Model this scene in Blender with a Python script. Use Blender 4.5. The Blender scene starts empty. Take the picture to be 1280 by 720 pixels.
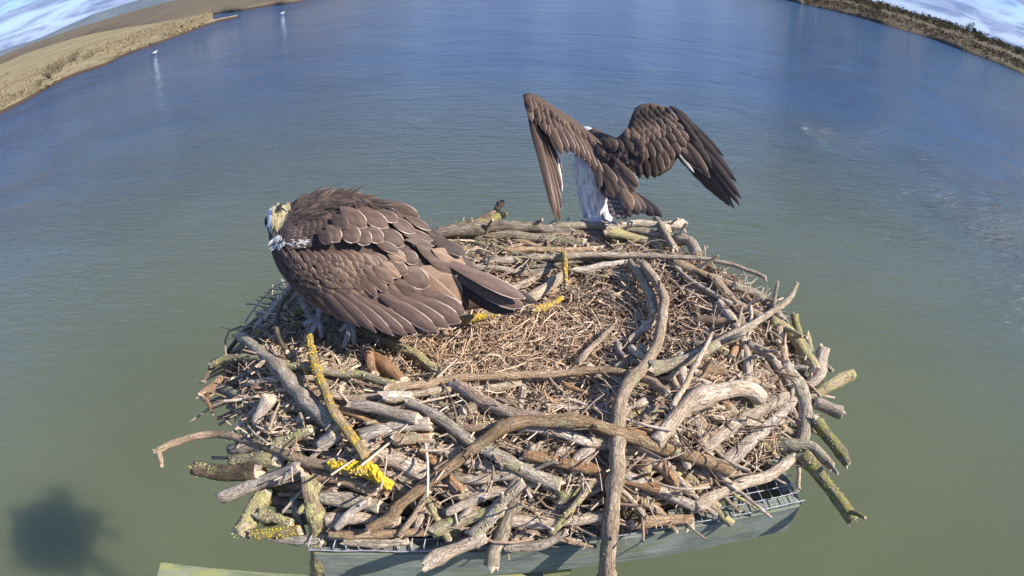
import bpy, bmesh, math, random
from math import sin, cos, pi, radians, hypot, atan2, exp
from mathutils import Vector, Matrix, noise
from mathutils.bvhtree import BVHTree

sc = bpy.context.scene
COL = sc.collection
# ------------------------------------------------------------------ camera (a wide fisheye webcam looking down on the nest)
F, PITCH, CZ = 742.0, radians(32), 0.8        # focal length in photo pixels, tilt, height above the nest rim
WZ = -4.6                                      # water level
CAM = Vector((0, 0, CZ))
cd = bpy.data.cameras.new('camera')
cam = bpy.data.objects.new('camera', cd)
COL.objects.link(cam)
sc.camera = cam
cd.type = 'PANO'
for tgt in (cd, getattr(cd, 'cycles', None)):
    try:
        tgt.panorama_type = 'FISHEYE_EQUISOLID'
        tgt.fisheye_lens = F * 36 / 1280
        tgt.fisheye_fov = radians(300)
    except Exception:
        pass
cd.sensor_width = 36
cd.sensor_fit = 'HORIZONTAL'
cd.clip_start, cd.clip_end = 0.01, 20000
cam.location = CAM
cam.rotation_euler = (pi / 2 - PITCH, 0, 0)

def ray(x, y):
    dx, dy = x - 640, 360 - y
    r = hypot(dx, dy) or 1e-9
    th = 2 * math.asin(r / (2 * F))
    s = sin(th)
    a, b, c = s * dx / r, s * dy / r, cos(th)
    return Vector((a, c * cos(PITCH) + b * sin(PITCH), -c * sin(PITCH) + b * cos(PITCH)))

def at_t(x, y, t): return CAM + ray(x, y) * t
def t_z(x, y, z):
    d = ray(x, y)
    return (z - CZ) / d.z
def at_z(x, y, z): return at_t(x, y, t_z(x, y, z))

# ------------------------------------------------------------------ sun and sky
shadow = at_z(58, 664, WZ)
SUN = (Vector((0.0, 1.12, -0.05)) - shadow).normalized()
sun_el, sun_az = math.asin(SUN.z), atan2(SUN.x, SUN.y)
ld = bpy.data.lights.new('sun', 'SUN')
ld.energy, ld.angle, ld.color = 4.9, radians(0.5), (1.0, 0.92, 0.80)
sun = bpy.data.objects.new('sun', ld)
COL.objects.link(sun)
sun.rotation_euler = SUN.to_track_quat('Z', 'Y').to_euler()
sun.location = SUN * 20

def mixc(nt, fac, a, b, mode='MIX'):
    m = nt.nodes.new('ShaderNodeMix')
    m.data_type = 'RGBA'
    m.blend_type = mode
    for sock, v in ((m.inputs[0], fac), (m.inputs[6], a), (m.inputs[7], b)):
        if hasattr(v, 'links'):
            nt.links.new(v, sock)
        elif isinstance(v, (tuple, list)):
            sock.default_value = (*v, 1) if len(v) == 3 else v
        else:
            sock.default_value = v
    return m.outputs[2]

def mathn(nt, op, a, b=0.0, c=None, clamp=False):
    m = nt.nodes.new('ShaderNodeMath')
    m.operation = op
    m.use_clamp = clamp
    for i, v in enumerate((a, b) if c is None else (a, b, c)):
        if hasattr(v, 'links'):
            nt.links.new(v, m.inputs[i])
        else:
            m.inputs[i].default_value = v
    return m.outputs[0]

def ramp(nt, fac, lo, hi, smooth=True):
    m = nt.nodes.new('ShaderNodeMapRange')
    m.interpolation_type = 'SMOOTHSTEP' if smooth else 'LINEAR'
    nt.links.new(fac, m.inputs[0])
    m.inputs[1].default_value, m.inputs[2].default_value = lo, hi
    return m.outputs[0]

def noisen(nt, vec, scale, detail=4, rough=0.55, dist=0.0, col=False):
    n = nt.nodes.new('ShaderNodeTexNoise')
    if vec is not None:
        nt.links.new(vec, n.inputs['Vector'])
    n.inputs['Scale'].default_value = scale
    n.inputs['Detail'].default_value = detail
    n.inputs['Roughness'].default_value = rough
    n.inputs['Distortion'].default_value = dist
    return n.outputs['Color' if col else 'Fac']

def scalev(nt, vec, s, loc=(0, 0, 0), rot=(0, 0, 0)):
    m = nt.nodes.new('ShaderNodeMapping')
    nt.links.new(vec, m.inputs[0])
    m.inputs['Location'].default_value = loc
    m.inputs['Rotation'].default_value = rot
    m.inputs['Scale'].default_value = s
    return m.outputs[0]

w = bpy.data.worlds.new('World')
sc.world = w
w.use_nodes = True
nt = w.node_tree
bg = nt.nodes['Background']
sky = nt.nodes.new('ShaderNodeTexSky')
sky.sky_type = 'NISHITA'
sky.sun_disc = False
sky.sun_elevation, sky.sun_rotation = sun_el, sun_az
sky.dust_density, sky.ozone_density, sky.air_density = 0.5, 3.0, 1.1
tc = nt.nodes.new('ShaderNodeTexCoord')
sep = nt.nodes.new('ShaderNodeSeparateXYZ')
nt.links.new(tc.outputs['Generated'], sep.inputs[0])
zz = mathn(nt, 'ADD', mathn(nt, 'MAXIMUM', sep.outputs[2], 0.0), 0.12)
comb = nt.nodes.new('ShaderNodeCombineXYZ')
nt.links.new(mathn(nt, 'DIVIDE', sep.outputs[0], zz), comb.inputs[0])
nt.links.new(mathn(nt, 'DIVIDE', sep.outputs[1], zz), comb.inputs[1])
cl = noisen(nt, scalev(nt, comb.outputs[0], (1, 1, 1), (3.1, 0.4, 0)), 0.9, 8, 0.6, 0.4)
cmask = ramp(nt, cl, 0.40, 0.56)
shade = noisen(nt, scalev(nt, comb.outputs[0], (1, 1, 1), (9, 2, 0)), 1.6, 6, 0.6, 0.3)
cloudc = mixc(nt, ramp(nt, shade, 0.38, 0.62), (1.1, 1.5, 2.9), (2.1, 2.6, 4.1))
skyc = mixc(nt, 0.6, sky.outputs[0], (0.6, 2.0, 5.4))
out = mixc(nt, mathn(nt, 'MULTIPLY', cmask, 0.93), skyc, cloudc)
nt.links.new(out, bg.inputs[0])
bg.inputs[1].default_value = 0.105

sc.view_settings.view_transform = 'Standard'
sc.view_settings.look = 'None'
sc.view_settings.exposure = 1.03
sc.view_settings.gamma = 1
sc.view_settings.use_curve_mapping = False
sc.cycles.max_bounces = 6
sc.cycles.use_denoising = True

# ------------------------------------------------------------------ object helpers
def add(o, parent=None):
    COL.objects.link(o)
    if parent is not None:
        o.parent = parent
    return o

def tag(o, label=None, cat=None, group=None, kind=None):
    if label: o['label'] = label
    if cat: o['category'] = cat
    if group: o['group'] = group
    if kind: o['kind'] = kind
    return o

def empty(name, loc):
    o = bpy.data.objects.new(name, None)
    o.empty_display_size = 0.05
    o.location = loc
    return add(o)

def world_of(o):
    p = Vector((0, 0, 0))
    while o is not None:
        p = p + o.location
        o = o.parent
    return p

def mesh_obj(name, verts, faces, mats, parent=None, smooth=True, midx=None, origin=None, attrs=None, uv=None):
    if origin is None:
        origin = Vector(verts[0]) if parent is not None else Vector((0, 0, 0))
    me = bpy.data.meshes.new(name)
    me.from_pydata([tuple(Vector(v) - origin) for v in verts], [], faces)
    for m in mats if isinstance(mats, (list, tuple)) else [mats]:
        me.materials.append(m)
    if midx:
        me.polygons.foreach_set('material_index', midx)
    me.polygons.foreach_set('use_smooth', [smooth and not (attrs and midx and len(me.materials) > 1 and midx[i] == len(me.materials) - 1) for i in range(len(me.polygons))])
    if attrs:
        for k, vals in attrs.items():
            a = me.attributes.new(k, 'FLOAT_VECTOR', 'POINT')
            a.data.foreach_set('vector', [c for v in vals for c in v])
    if uv:
        l = me.uv_layers.new(name='UVMap')
        for p in me.polygons:
            for li in p.loop_indices:
                l.data[li].uv = uv[me.loops[li].vertex_index]
    me.update()
    o = bpy.data.objects.new(name, me)
    add(o, parent)
    o.location = origin - (world_of(parent) if parent is not None else Vector((0, 0, 0)))
    return o

class MB:                                      # collects pieces for one mesh
    def __init__(s): s.v, s.f, s.m, s.a = [], [], [], []
    def add(s, v, f, mi=0, attr=None):
        b = len(s.v)
        s.v += v
        s.f += [tuple(i + b for i in q) for q in f]
        s.m += mi if isinstance(mi, list) else [mi] * len(f)
        s.a += attr if attr else [(0, 0, 0)] * len(v)
    def box(s, c, sx, sy, sz, rz=0.0, mi=0):
        vs = []
        for x in (-1, 1):
            for y in (-1, 1):
                for z in (-1, 1):
                    X, Y = x * sx / 2, y * sy / 2
                    vs.append(Vector((c[0] + X * cos(rz) - Y * sin(rz), c[1] + X * sin(rz) + Y * cos(rz), c[2] + z * sz / 2)))
        s.add(vs, [(0, 1, 3, 2), (4, 6, 7, 5), (0, 4, 5, 1), (2, 3, 7, 6), (0, 2, 6, 4), (1, 5, 7, 3)], mi)
    def build(s, name, mats, parent=None, smooth=True, bark=False, origin=None):
        return mesh_obj(name, s.v, s.f, mats, parent, smooth, s.m, origin, {'bark_co': s.a} if bark else None)

def catmull(pts, n):
    out = []
    P = [pts[0] * 2 - pts[1]] + list(pts) + [pts[-1] * 2 - pts[-2]]
    segs = len(pts) - 1
    for k in range(n + 1):
        u = k / n * segs
        i = min(int(u), segs - 1)
        t = u - i
        a, b, c, d = P[i], P[i + 1], P[i + 2], P[i + 3]
        out.append(0.5 * ((2 * b) + (c - a) * t + (2 * a - 5 * b + 4 * c - d) * t * t + (3 * b - a - 3 * c + d) * t ** 3))
    return out

def tube(pts, radf, sides=10, rough=0.12, seed=0.0, cap=True, flat=0.0):
    """verts, faces, material indices and bark coordinates of a rough tapering limb"""
    V, Fc, M, A = [], [], [], []
    n = len(pts)
    up = Vector((0.13, 0.21, 0.97))
    prev = None
    L = 0.0
    for i, p in enumerate(pts):
        d = (pts[min(i + 1, n - 1)] - pts[max(i - 1, 0)])
        d = d.normalized() if d.length > 1e-9 else Vector((1, 0, 0))
        if prev is None:
            x = d.cross(up)
            if x.length < 1e-3: x = d.cross(Vector((1, 0, 0)))
            x.normalize()
        else:
            x = (prev - d * prev.dot(d)).normalized()
        prev = x
        y = d.cross(x)
        if i: L += (pts[i] - pts[i - 1]).length
        r = radf(i / (n - 1))
        for k in range(sides):
            a = 2 * pi * k / sides
            nz = noise.noise(Vector((cos(a) * 1.3 + seed, sin(a) * 1.3, L / max(r, 1e-4) * 0.35 + seed)))
            nz2 = noise.noise(Vector((cos(a) * 3.1, sin(a) * 3.1 + seed, L / max(r, 1e-4) * 0.18)))
            rr = r * (1 + rough * 1.5 * nz + rough * 1.1 * nz2)
            V.append(p + (x * cos(a) + y * sin(a) * (1 - flat)) * rr)
            A.append((cos(a) * r + seed, sin(a) * r, L))
        if i:
            b = i * sides
            for k in range(sides):
                k2 = (k + 1) % sides
                Fc.append((b - sides + k, b - sides + k2, b + k2, b + k))
                M.append(0)
    if cap:
        for end, b in ((0, 0), (1, (n - 1) * sides)):
            p = pts[0] if end == 0 else pts[-1]
            d = (pts[1] - pts[0]).normalized() if end == 0 else (pts[-1] - pts[-2]).normalized()
            sg = -1 if end == 0 else 1
            r = radf(end)
            ring = []
            rnd = random.Random(int(seed * 977) + end)
            for k in range(sides):
                q = V[b + k]
                V.append(p + (q - p) * 0.88 + d * sg * r * rnd.choice([0.05, .15, rnd.uniform(0.1, 1.1)]))
                A.append(A[b + k])
                ring.append(len(V) - 1)
            V.append(p + d * sg * r * 0.12)
            A.append(A[b])
            c = len(V) - 1
            for k in range(sides):
                k2 = (k + 1) % sides
                q1 = (b + k, b + k2, ring[k2], ring[k])
                q2 = (ring[k], ring[k2], c)
                Fc.append(q1 if end else q1[::-1]); M.append(1)
                Fc.append(q2 if end else q2[::-1]); M.append(1)
    return V, Fc, M, A

# ------------------------------------------------------------------ materials
def new_mat(name):
    m = bpy.data.materials.new(name)
    m.use_nodes = True
    t = m.node_tree
    b = t.nodes['Principled BSDF']
    return m, t, b

def bump(t, b, h, strength, dist):
    n = t.nodes.new('ShaderNodeBump')
    n.inputs['Strength'].default_value = strength
    n.inputs['Distance'].default_value = dist
    t.links.new(h, n.inputs['Height'])
    t.links.new(n.outputs[0], b.inputs['Normal'])
    return n

def bark_mat(name, ca, cb, lich=0.0, lcol=(0.38, 0.36, 0.14), crack=0.55, hue=0.05, lscale=38.0):
    m, t, b = new_mat(name)
    at = t.nodes.new('ShaderNodeAttribute')
    at.attribute_name = 'bark_co'
    v = at.outputs['Vector']
    info = t.nodes.new('ShaderNodeObjectInfo')
    long1 = noisen(t, scalev(t, v, (1, 1, 0.14)), 260, 6, 0.65, 0.6)
    blot = noisen(t, scalev(t, v, (1, 1, 0.5)), 34, 5, 0.6)
    fine = noisen(t, v, 620, 4, 0.7)
    vor = t.nodes.new('ShaderNodeTexVoronoi')
    vor.feature = 'DISTANCE_TO_EDGE'
    vor.inputs['Scale'].default_value = 120
    wrp = noisen(t, v, 90, 3, 0.6, col=True)
    vadd = t.nodes.new('ShaderNodeVectorMath'); vadd.operation = 'MULTIPLY_ADD'
    t.links.new(wrp, vadd.inputs[0]); vadd.inputs[1].default_value = (.012, .012, .012)
    t.links.new(scalev(t, v, (1.3, 1.3, 0.33)), vadd.inputs[2])
    t.links.new(vadd.outputs[0], vor.inputs['Vector'])
    plate = ramp(t, vor.outputs['Distance'], 0.0, 0.14)
    c = mixc(t, ramp(t, blot, 0.34, 0.66), ca, cb)
    rnd = mathn(t, 'MULTIPLY_ADD', info.outputs['Random'], 0.6, 0.74)
    hs = t.nodes.new('ShaderNodeHueSaturation')
    t.links.new(c, hs.inputs['Color'])
    t.links.new(rnd, hs.inputs['Value'])
    wn = t.nodes.new('ShaderNodeTexWhiteNoise')
    wn.noise_dimensions = '1D'
    t.links.new(info.outputs['Random'], wn.inputs['W'])
    t.links.new(mathn(t, 'MULTIPLY_ADD', wn.outputs[0], 0.5, 0.8), hs.inputs['Saturation'])
    c = hs.outputs[0]
    dark = tuple(x * 0.22 for x in ca)
    c = mixc(t, mathn(t, 'MULTIPLY', ramp(t, long1, 0.50, 0.36), crack), c, dark)
    c = mixc(t, mathn(t, 'MULTIPLY', mathn(t, 'SUBTRACT', 1.0, plate), crack * .9), c, dark)
    c = mixc(t, mathn(t, 'MULTIPLY', ramp(t, fine, 0.55, 0.75), 0.35), c, tuple(min(1, x * 1.5) for x in cb))
    h = mathn(t, 'MULTIPLY_ADD', ramp(t, long1, 0.3, 0.6), 0.8, mathn(t, 'MULTIPLY', fine, 0.5))
    h = mathn(t, 'ADD', h, mathn(t, 'MULTIPLY', plate, 0.6))
    if lich > 0:
        ln = noisen(t, v, lscale, 6, 0.68, 0.3)
        lm = ramp(t, ln, 0.60 - 0.26 * lich, 0.66 - 0.26 * lich)
        ls = noisen(t, v, 420, 3, 0.6)
        lc = mixc(t, ramp(t, ls, 0.35, 0.65), tuple(x * 0.55 for x in lcol), lcol)
        c = mixc(t, lm, c, lc)
        h = mathn(t, 'ADD', h, mathn(t, 'MULTIPLY', mathn(t, 'MULTIPLY', lm, ls), 1.6))
    t.links.new(c, b.inputs['Base Color'])
    b.inputs['Roughness'].default_value = 0.88
    b.inputs['Specular IOR Level'].default_value = 0.2
    bump(t, b, h, 0.9, 0.0022)
    return m

BK = dict(
    grey=bark_mat('bark_grey', (0.25, 0.205, 0.16), (0.42, 0.355, 0.285), 0.22, (0.42, 0.39, 0.24)),
    tan=bark_mat('bark_tan', (0.31, 0.225, 0.155), (0.47, 0.36, 0.265), 0.12, (0.44, 0.39, 0.24), 0.5),
    brown=bark_mat('bark_brown', (0.28, 0.175, 0.115), (0.42, 0.285, 0.20), 0.1, (0.38, 0.35, 0.22), 0.5),
    pale=bark_mat('bark_pale', (0.41, 0.335, 0.265), (0.57, 0.485, 0.40), 0.0, crack=0.55),
    dark=bark_mat('bark_dark', (0.11, 0.082, 0.062), (0.24, 0.185, 0.145), 0.22, (0.22, 0.21, 0.10)),
    moss=bark_mat('bark_moss', (0.19, 0.155, 0.105), (0.32, 0.27, 0.19), 0.52, (0.32, 0.30, 0.10), lscale=60),
    lichen=bark_mat('bark_lichen', (0.29, 0.23, 0.165), (0.46, 0.38, 0.28), 0.48, (0.50, 0.46, 0.22), lscale=60),
    yellow=bark_mat('bark_yellow', (0.28, 0.215, 0.14), (0.42, 0.345, 0.23), 0.42, (0.62, 0.42, 0.06), lscale=48),
)

def simple_mat(name, ca, cb, scale=30, rough=0.85, bmp=0.3, bd=0.002, coord='Object', stretch=(1, 1, 1), spec=0.3):
    m, t, b = new_mat(name)
    tcn = t.nodes.new('ShaderNodeTexCoord')
    v = scalev(t, tcn.outputs[coord], stretch)
    n = noisen(t, v, scale, 6, 0.62)
    c = mixc(t, ramp(t, n, 0.32, 0.68), ca, cb)
    t.links.new(c, b.inputs['Base Color'])
    b.inputs['Roughness'].default_value = rough
    b.inputs['Specular IOR Level'].default_value = spec
    if bmp: bump(t, b, n, bmp, bd)
    return m

M_cut = simple_mat('cut_wood', (0.30, 0.235, 0.17), (0.55, 0.46, 0.35), 300, 0.9, 0.6, 0.002)
M_lump_y = simple_mat('lichen_yellow', (0.50, 0.30, 0.015), (0.74, 0.53, 0.05), 220, 0.95, 0.8, 0.003)
M_lump_g = simple_mat('lichen_green', (0.27, 0.26, 0.11), (0.48, 0.45, 0.22), 220, 0.95, 0.8, 0.003)
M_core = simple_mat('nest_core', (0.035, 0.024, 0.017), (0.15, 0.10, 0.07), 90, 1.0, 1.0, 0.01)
M_zinc = simple_mat('galvanised_wire', (0.30, 0.29, 0.33), (0.50, 0.48, 0.52), 120, 0.5, 0.2, 0.0005)
M_zinc.node_tree.nodes['Principled BSDF'].inputs['Metallic'].default_value = 0.35
M_foot = simple_mat('bird_foot_scales', (0.15, 0.155, 0.165), (0.31, 0.32, 0.34), 420, 0.8, 0.8, 0.001)
M_claw = simple_mat('claw_horn', (0.012, 0.012, 0.014), (0.03, 0.03, 0.03), 80, 0.35, 0)
M_ring = simple_mat('leg_ring', (0.5, 0.5, 0.42), (0.6, 0.6, 0.5), 60, 0.6, 0)

def board_mat(name, ca, cb, pale, wear=0.5, algae=None):
    m, t, b = new_mat(name)
    tcn = t.nodes.new('ShaderNodeTexCoord')
    v = tcn.outputs['Object']
    g = noisen(t, scalev(t, v, (3, 60, 90)), 3, 8, 0.7, 0.5)
    blot = noisen(t, scalev(t, v, (1, 3, 3)), 7, 5, 0.6)
    c = mixc(t, ramp(t, blot, 0.35, 0.65), ca, cb)
    c = mixc(t, mathn(t, 'MULTIPLY', ramp(t, g, 0.52, 0.63), wear), c, pale)
    c = mixc(t, mathn(t, 'MULTIPLY', ramp(t, g, 0.42, 0.33), 0.6), c, tuple(x * 0.4 for x in ca))
    if algae:
        al = noisen(t, scalev(t, v, (1, 2.5, 4)), 9, 7, 0.7)
        c = mixc(t, ramp(t, al, 0.50, 0.60), c, algae)
    t.links.new(c, b.inputs['Base Color'])
    b.inputs['Roughness'].default_value = 0.8
    bump(t, b, g, 0.5, 0.002)
    return m
M_fascia = board_mat('weathered_green_board', (0.11, 0.13, 0.115), (0.19, 0.215, 0.19), (0.34, 0.37, 0.33), 0.6, (0.17, 0.19, 0.13))
M_beam = board_mat('algae_timber', (0.12, 0.14, 0.08), (0.19, 0.21, 0.12), (0.27, 0.28, 0.2), 0.5, (0.23, 0.24, 0.09))
M_deck = board_mat('grey_deck_board', (0.17, 0.17, 0.17), (0.26, 0.26, 0.26), (0.4, 0.39, 0.38), 0.6)

# straw: colour varies from strand to strand
def strand_mat(name, cols, rough=0.8):
    m, t, b = new_mat(name)
    at = t.nodes.new('ShaderNodeAttribute')
    at.attribute_name = 'bark_co'
    sp = t.nodes.new('ShaderNodeSeparateXYZ')
    t.links.new(at.outputs['Vector'], sp.inputs[0])
    cr = t.nodes.new('ShaderNodeValToRGB')
    t.links.new(sp.outputs[0], cr.inputs[0])
    el = cr.color_ramp.elements
    while len(el) < len(cols): el.new(0.5)
    for i, c in enumerate(cols):
        el[i].position = i / (len(cols) - 1)
        el[i].color = (*c, 1)
    tcn = t.nodes.new('ShaderNodeTexCoord')
    n = noisen(t, tcn.outputs['Object'], 150, 3, 0.6)
    c = mixc(t, ramp(t, n, 0.35, 0.65), mixc(t, 0.3, cr.outputs[0], (0, 0, 0)), cr.outputs[0])
    t.links.new(c, b.inputs['Base Color'])
    b.inputs['Roughness'].default_value = rough
    b.inputs['Specular IOR Level'].default_value = 0.25
    return m
M_straw = strand_mat('dry_straw', [(0.27, 0.17, 0.11), (0.50, 0.35, 0.235), (0.66, 0.50, 0.35), (0.57, 0.39, 0.27), (0.80, 0.67, 0.52)])
M_twig = strand_mat('thin_twigs', [(0.13, 0.095, 0.07), (0.30, 0.225, 0.165), (0.46, 0.37, 0.29), (0.24, 0.155, 0.105), (0.60, 0.50, 0.40)])
M_chip = strand_mat('wood_chips', [(0.14, 0.09, 0.06), (0.34, 0.23, 0.16), (0.5, 0.4, 0.31), (0.42, 0.27, 0.17), (0.26, 0.17, 0.11)])

def feather_mat(name, ca, cb, rim, shaft, rimw=0.16, rims=0.85, tipdark=None, bars=None):
    m, t, b = new_mat(name)
    tcn = t.nodes.new('ShaderNodeTexCoord')
    sp = t.nodes.new('ShaderNodeSeparateXYZ')
    t.links.new(tcn.outputs['UV'], sp.inputs[0])
    info = t.nodes.new('ShaderNodeObjectInfo')
    u = mathn(t, 'ABSOLUTE', mathn(t, 'MULTIPLY_ADD', sp.outputs[0], 2.0, -1.0))
    v = sp.outputs[1]
    cc = t.nodes.new('ShaderNodeCombineXYZ')       # barbs run out and up from the shaft
    t.links.new(mathn(t, 'MULTIPLY_ADD', u, -0.35, v), cc.inputs[0])
    t.links.new(info.outputs['Random'], cc.inputs[1])
    t.links.new(mathn(t, 'MULTIPLY', u, 0.12), cc.inputs[2])
    barb = noisen(t, cc.outputs[0], 34, 5, 0.7)
    soft = noisen(t, tcn.outputs['UV'], 3.0, 3, 0.5)
    c = mixc(t, info.outputs['Random'], ca, cb)
    c = mixc(t, mathn(t, 'MULTIPLY', ramp(t, barb, 0.40, 0.62), 0.35), c, tuple(min(1, x * 1.7) for x in cb))
    c = mixc(t, mathn(t, 'MULTIPLY', ramp(t, soft, 0.6, 0.35), 0.5), c, tuple(x * 0.6 for x in ca))
    if bars:
        wv = mathn(t, 'SINE', mathn(t, 'MULTIPLY', v, 38.0))
        c = mixc(t, mathn(t, 'MULTIPLY', ramp(t, wv, 0.1, 0.5), 0.8), c, bars)
    if tipdark:
        c = mixc(t, ramp(t, v, 0.55, 0.9), c, tipdark)
    e = mathn(t, 'MAXIMUM', mathn(t, 'MULTIPLY', u, 1.0), ramp(t, v, 0.90, 1.0, False))
    e = mathn(t, 'ADD', e, mathn(t, 'MULTIPLY_ADD', barb, 0.1, -0.05))
    rm = mathn(t, 'MULTIPLY', ramp(t, e, 1 - rimw * 1.15, 1.0 - rimw * 0.4), mathn(t, 'MULTIPLY', mathn(t, 'MULTIPLY', ramp(t, v, 0.35, 0.9), rims), ramp(t, noisen(t, tcn.outputs['Object'], 3.3, 3, 0.6), 0.22, 0.55)))
    c = mixc(t, rm, c, rim)
    c = mixc(t, mathn(t, 'MULTIPLY', ramp(t, u, 0.07, 0.02), 0.55), c, shaft)
    t.links.new(c, b.inputs['Base Color'])
    b.inputs['Roughness'].default_value = 0.62
    b.inputs['Specular IOR Level'].default_value = 0.35
    b.inputs['Sheen Weight'].default_value = 0.15
    bump(t, b, barb, 0.35, 0.0012)
    return m

RIM = (0.62, 0.49, 0.41)
FM = dict(
    brown=feather_mat('feather_brown', (0.046, 0.027, 0.021), (0.098, 0.060, 0.045), RIM, (0.03, 0.018, 0.014)),
    tan=feather_mat('feather_tan', (0.13, 0.080, 0.052), (0.19, 0.122, 0.082), (0.60, 0.48, 0.38), (0.42, 0.32, 0.25)),
    mauve=feather_mat('feather_flight', (0.080, 0.048, 0.038), (0.135, 0.086, 0.070), (0.60, 0.48, 0.42), (0.04, 0.028, 0.022), 0.15, 0.85),
    dark=feather_mat('feather_dark', (0.022, 0.016, 0.016), (0.045, 0.032, 0.03), (0.16, 0.12, 0.11), (0.015, 0.01, 0.01), 0.12, 0.6),
    shag=feather_mat('feather_nape', (0.013, 0.008, 0.007), (0.040, 0.024, 0.019), (0.19, 0.135, 0.115), (0.02, 0.015, 0.01), 0.3, 0.6),
    white=feather_mat('feather_white', (0.64, 0.62, 0.59), (0.76, 0.74, 0.71), (0.82, 0.80, 0.77), (0.7, 0.7, 0.7)),
    cream=feather_mat('feather_cream', (0.34, 0.27, 0.12), (0.46, 0.38, 0.19), (0.55, 0.48, 0.30), (0.3, 0.24, 0.12)),
    dun=feather_mat('feather_dun', (0.062, 0.036, 0.026), (0.125, 0.076, 0.054), (0.50, 0.37, 0.30), (0.03, 0.022, 0.018), 0.26, 0.6),
    tail=feather_mat('feather_tail', (0.12, 0.075, 0.055), (0.17, 0.11, 0.085), (0.5, 0.42, 0.38), (0.25, 0.17, 0.13), 0.12, 0.7, tipdark=(0.03, 0.022, 0.02)),
    barred=feather_mat('feather_barred', (0.04, 0.028, 0.025), (0.06, 0.04, 0.035), (0.5, 0.45, 0.42), (0.2, 0.15, 0.12), 0.12, 0.7, bars=(0.22, 0.18, 0.17)),
)
M_bodyb = simple_mat('plumage_brown', (0.05, 0.033, 0.027), (0.10, 0.066, 0.052), 160, 0.8, 0.6, 0.003)
M_bodyw = simple_mat('plumage_white', (0.46, 0.45, 0.50), (0.62, 0.61, 0.66), 120, 0.8, 0.7, 0.004, stretch=(1, 1, 0.25))

# ------------------------------------------------------------------ water
def water_mat():
    m, t, b = new_mat('lake_water')
    tcn = t.nodes.new('ShaderNodeTexCoord')
    v = tcn.outputs['Object']
    big = noisen(t, scalev(t, v, (1, 2.2, 1), rot=(0, 0, 0.35)), 0.055, 4, 0.55, 0.4)
    geo = t.nodes.new('ShaderNodeVectorMath'); geo.operation = 'LENGTH'
    t.links.new(v, geo.inputs[0])
    far = ramp(t, geo.outputs['Value'], 4.0, 34.0)             # silt near the nest, blue of the reflected sky painted into the colour further out
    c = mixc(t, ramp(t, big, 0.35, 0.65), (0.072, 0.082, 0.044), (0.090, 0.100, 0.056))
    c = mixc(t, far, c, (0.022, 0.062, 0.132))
    t.links.new(c, b.inputs['Base Color'])
    b.subsurface_method = 'BURLEY'
    b.inputs['Subsurface Weight'].default_value = 1.0
    b.inputs['Subsurface Radius'].default_value = (1, 1, 1)
    b.inputs['Subsurface Scale'].default_value = 1.8
    b.inputs['Roughness'].default_value = 0.05
    b.inputs['IOR'].default_value = 1.33
    b.inputs['Specular IOR Level'].default_value = 0.45
    w0 = noisen(t, scalev(t, v, (0.75, 1.9, 1), rot=(0, 0, -0.12)), 3.0, 3, 0.55, 0.5)      # hand-sized ripples
    w1 = noisen(t, scalev(t, v, (0.6, 2.0, 1), rot=(0, 0, 0.22)), 1.25, 4, 0.6, 0.6)
    w3 = noisen(t, scalev(t, v, (0.5, 1.7, 1), rot=(0, 0, -0.08)), 0.5, 4, 0.6, 0.4)
    w4 = noisen(t, scalev(t, v, (1, 1.5, 1)), 7.5, 2, 0.5)
    lee = ramp(t, geo.outputs['Value'], 7.0, 24.0)               # calmer water round the platform
    gust = ramp(t, noisen(t, scalev(t, v, (1, 1.3, 1), rot=(0, 0, 0.4)), 0.16, 3, 0.5, 0.6), 0.36, 0.64)
    amp = mathn(t, 'MULTIPLY', mathn(t, 'MULTIPLY_ADD', lee, 0.92, 0.08), mathn(t, 'MULTIPLY_ADD', gust, 0.5, 0.6))
    h = mathn(t, 'ADD', mathn(t, 'MULTIPLY', w0, 1.25), mathn(t, 'MULTIPLY', w1, 1.5))
    h = mathn(t, 'ADD', h, mathn(t, 'MULTIPLY', w4, 0.07))
    h = mathn(t, 'ADD', h, mathn(t, 'MULTIPLY', mathn(t, 'MULTIPLY', w3, far), 1.3))
    h = mathn(t, 'MULTIPLY', h, amp)
    bump(t, b, h, 1.0, 0.19)
    return m
M_water = water_mat()
R = 9000
ring_v, ring_f = [Vector((0, 3, WZ))], []
for i in range(64):
    a = 2 * pi * i / 64
    ring_v.append(Vector((R * cos(a), R * sin(a), WZ)))
for i in range(64):
    ring_f.append((0, 1 + i, 1 + (i + 1) % 64))
lake = mesh_obj('lake_water', ring_v, ring_f, M_water, smooth=False, origin=Vector((0, 0, WZ)))
tag(lake, kind='structure')
bedm = simple_mat('lake_bed', (0.06, 0.055, 0.035), (0.09, 0.085, 0.05), 0.5, 0.95, 0)
bed = mesh_obj('ground', [v + Vector((0, 0, -2.2)) for v in ring_v], ring_f, bedm, smooth=False, origin=Vector((0, 0, WZ - 2.2)))
tag(bed, kind='structure')

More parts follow.
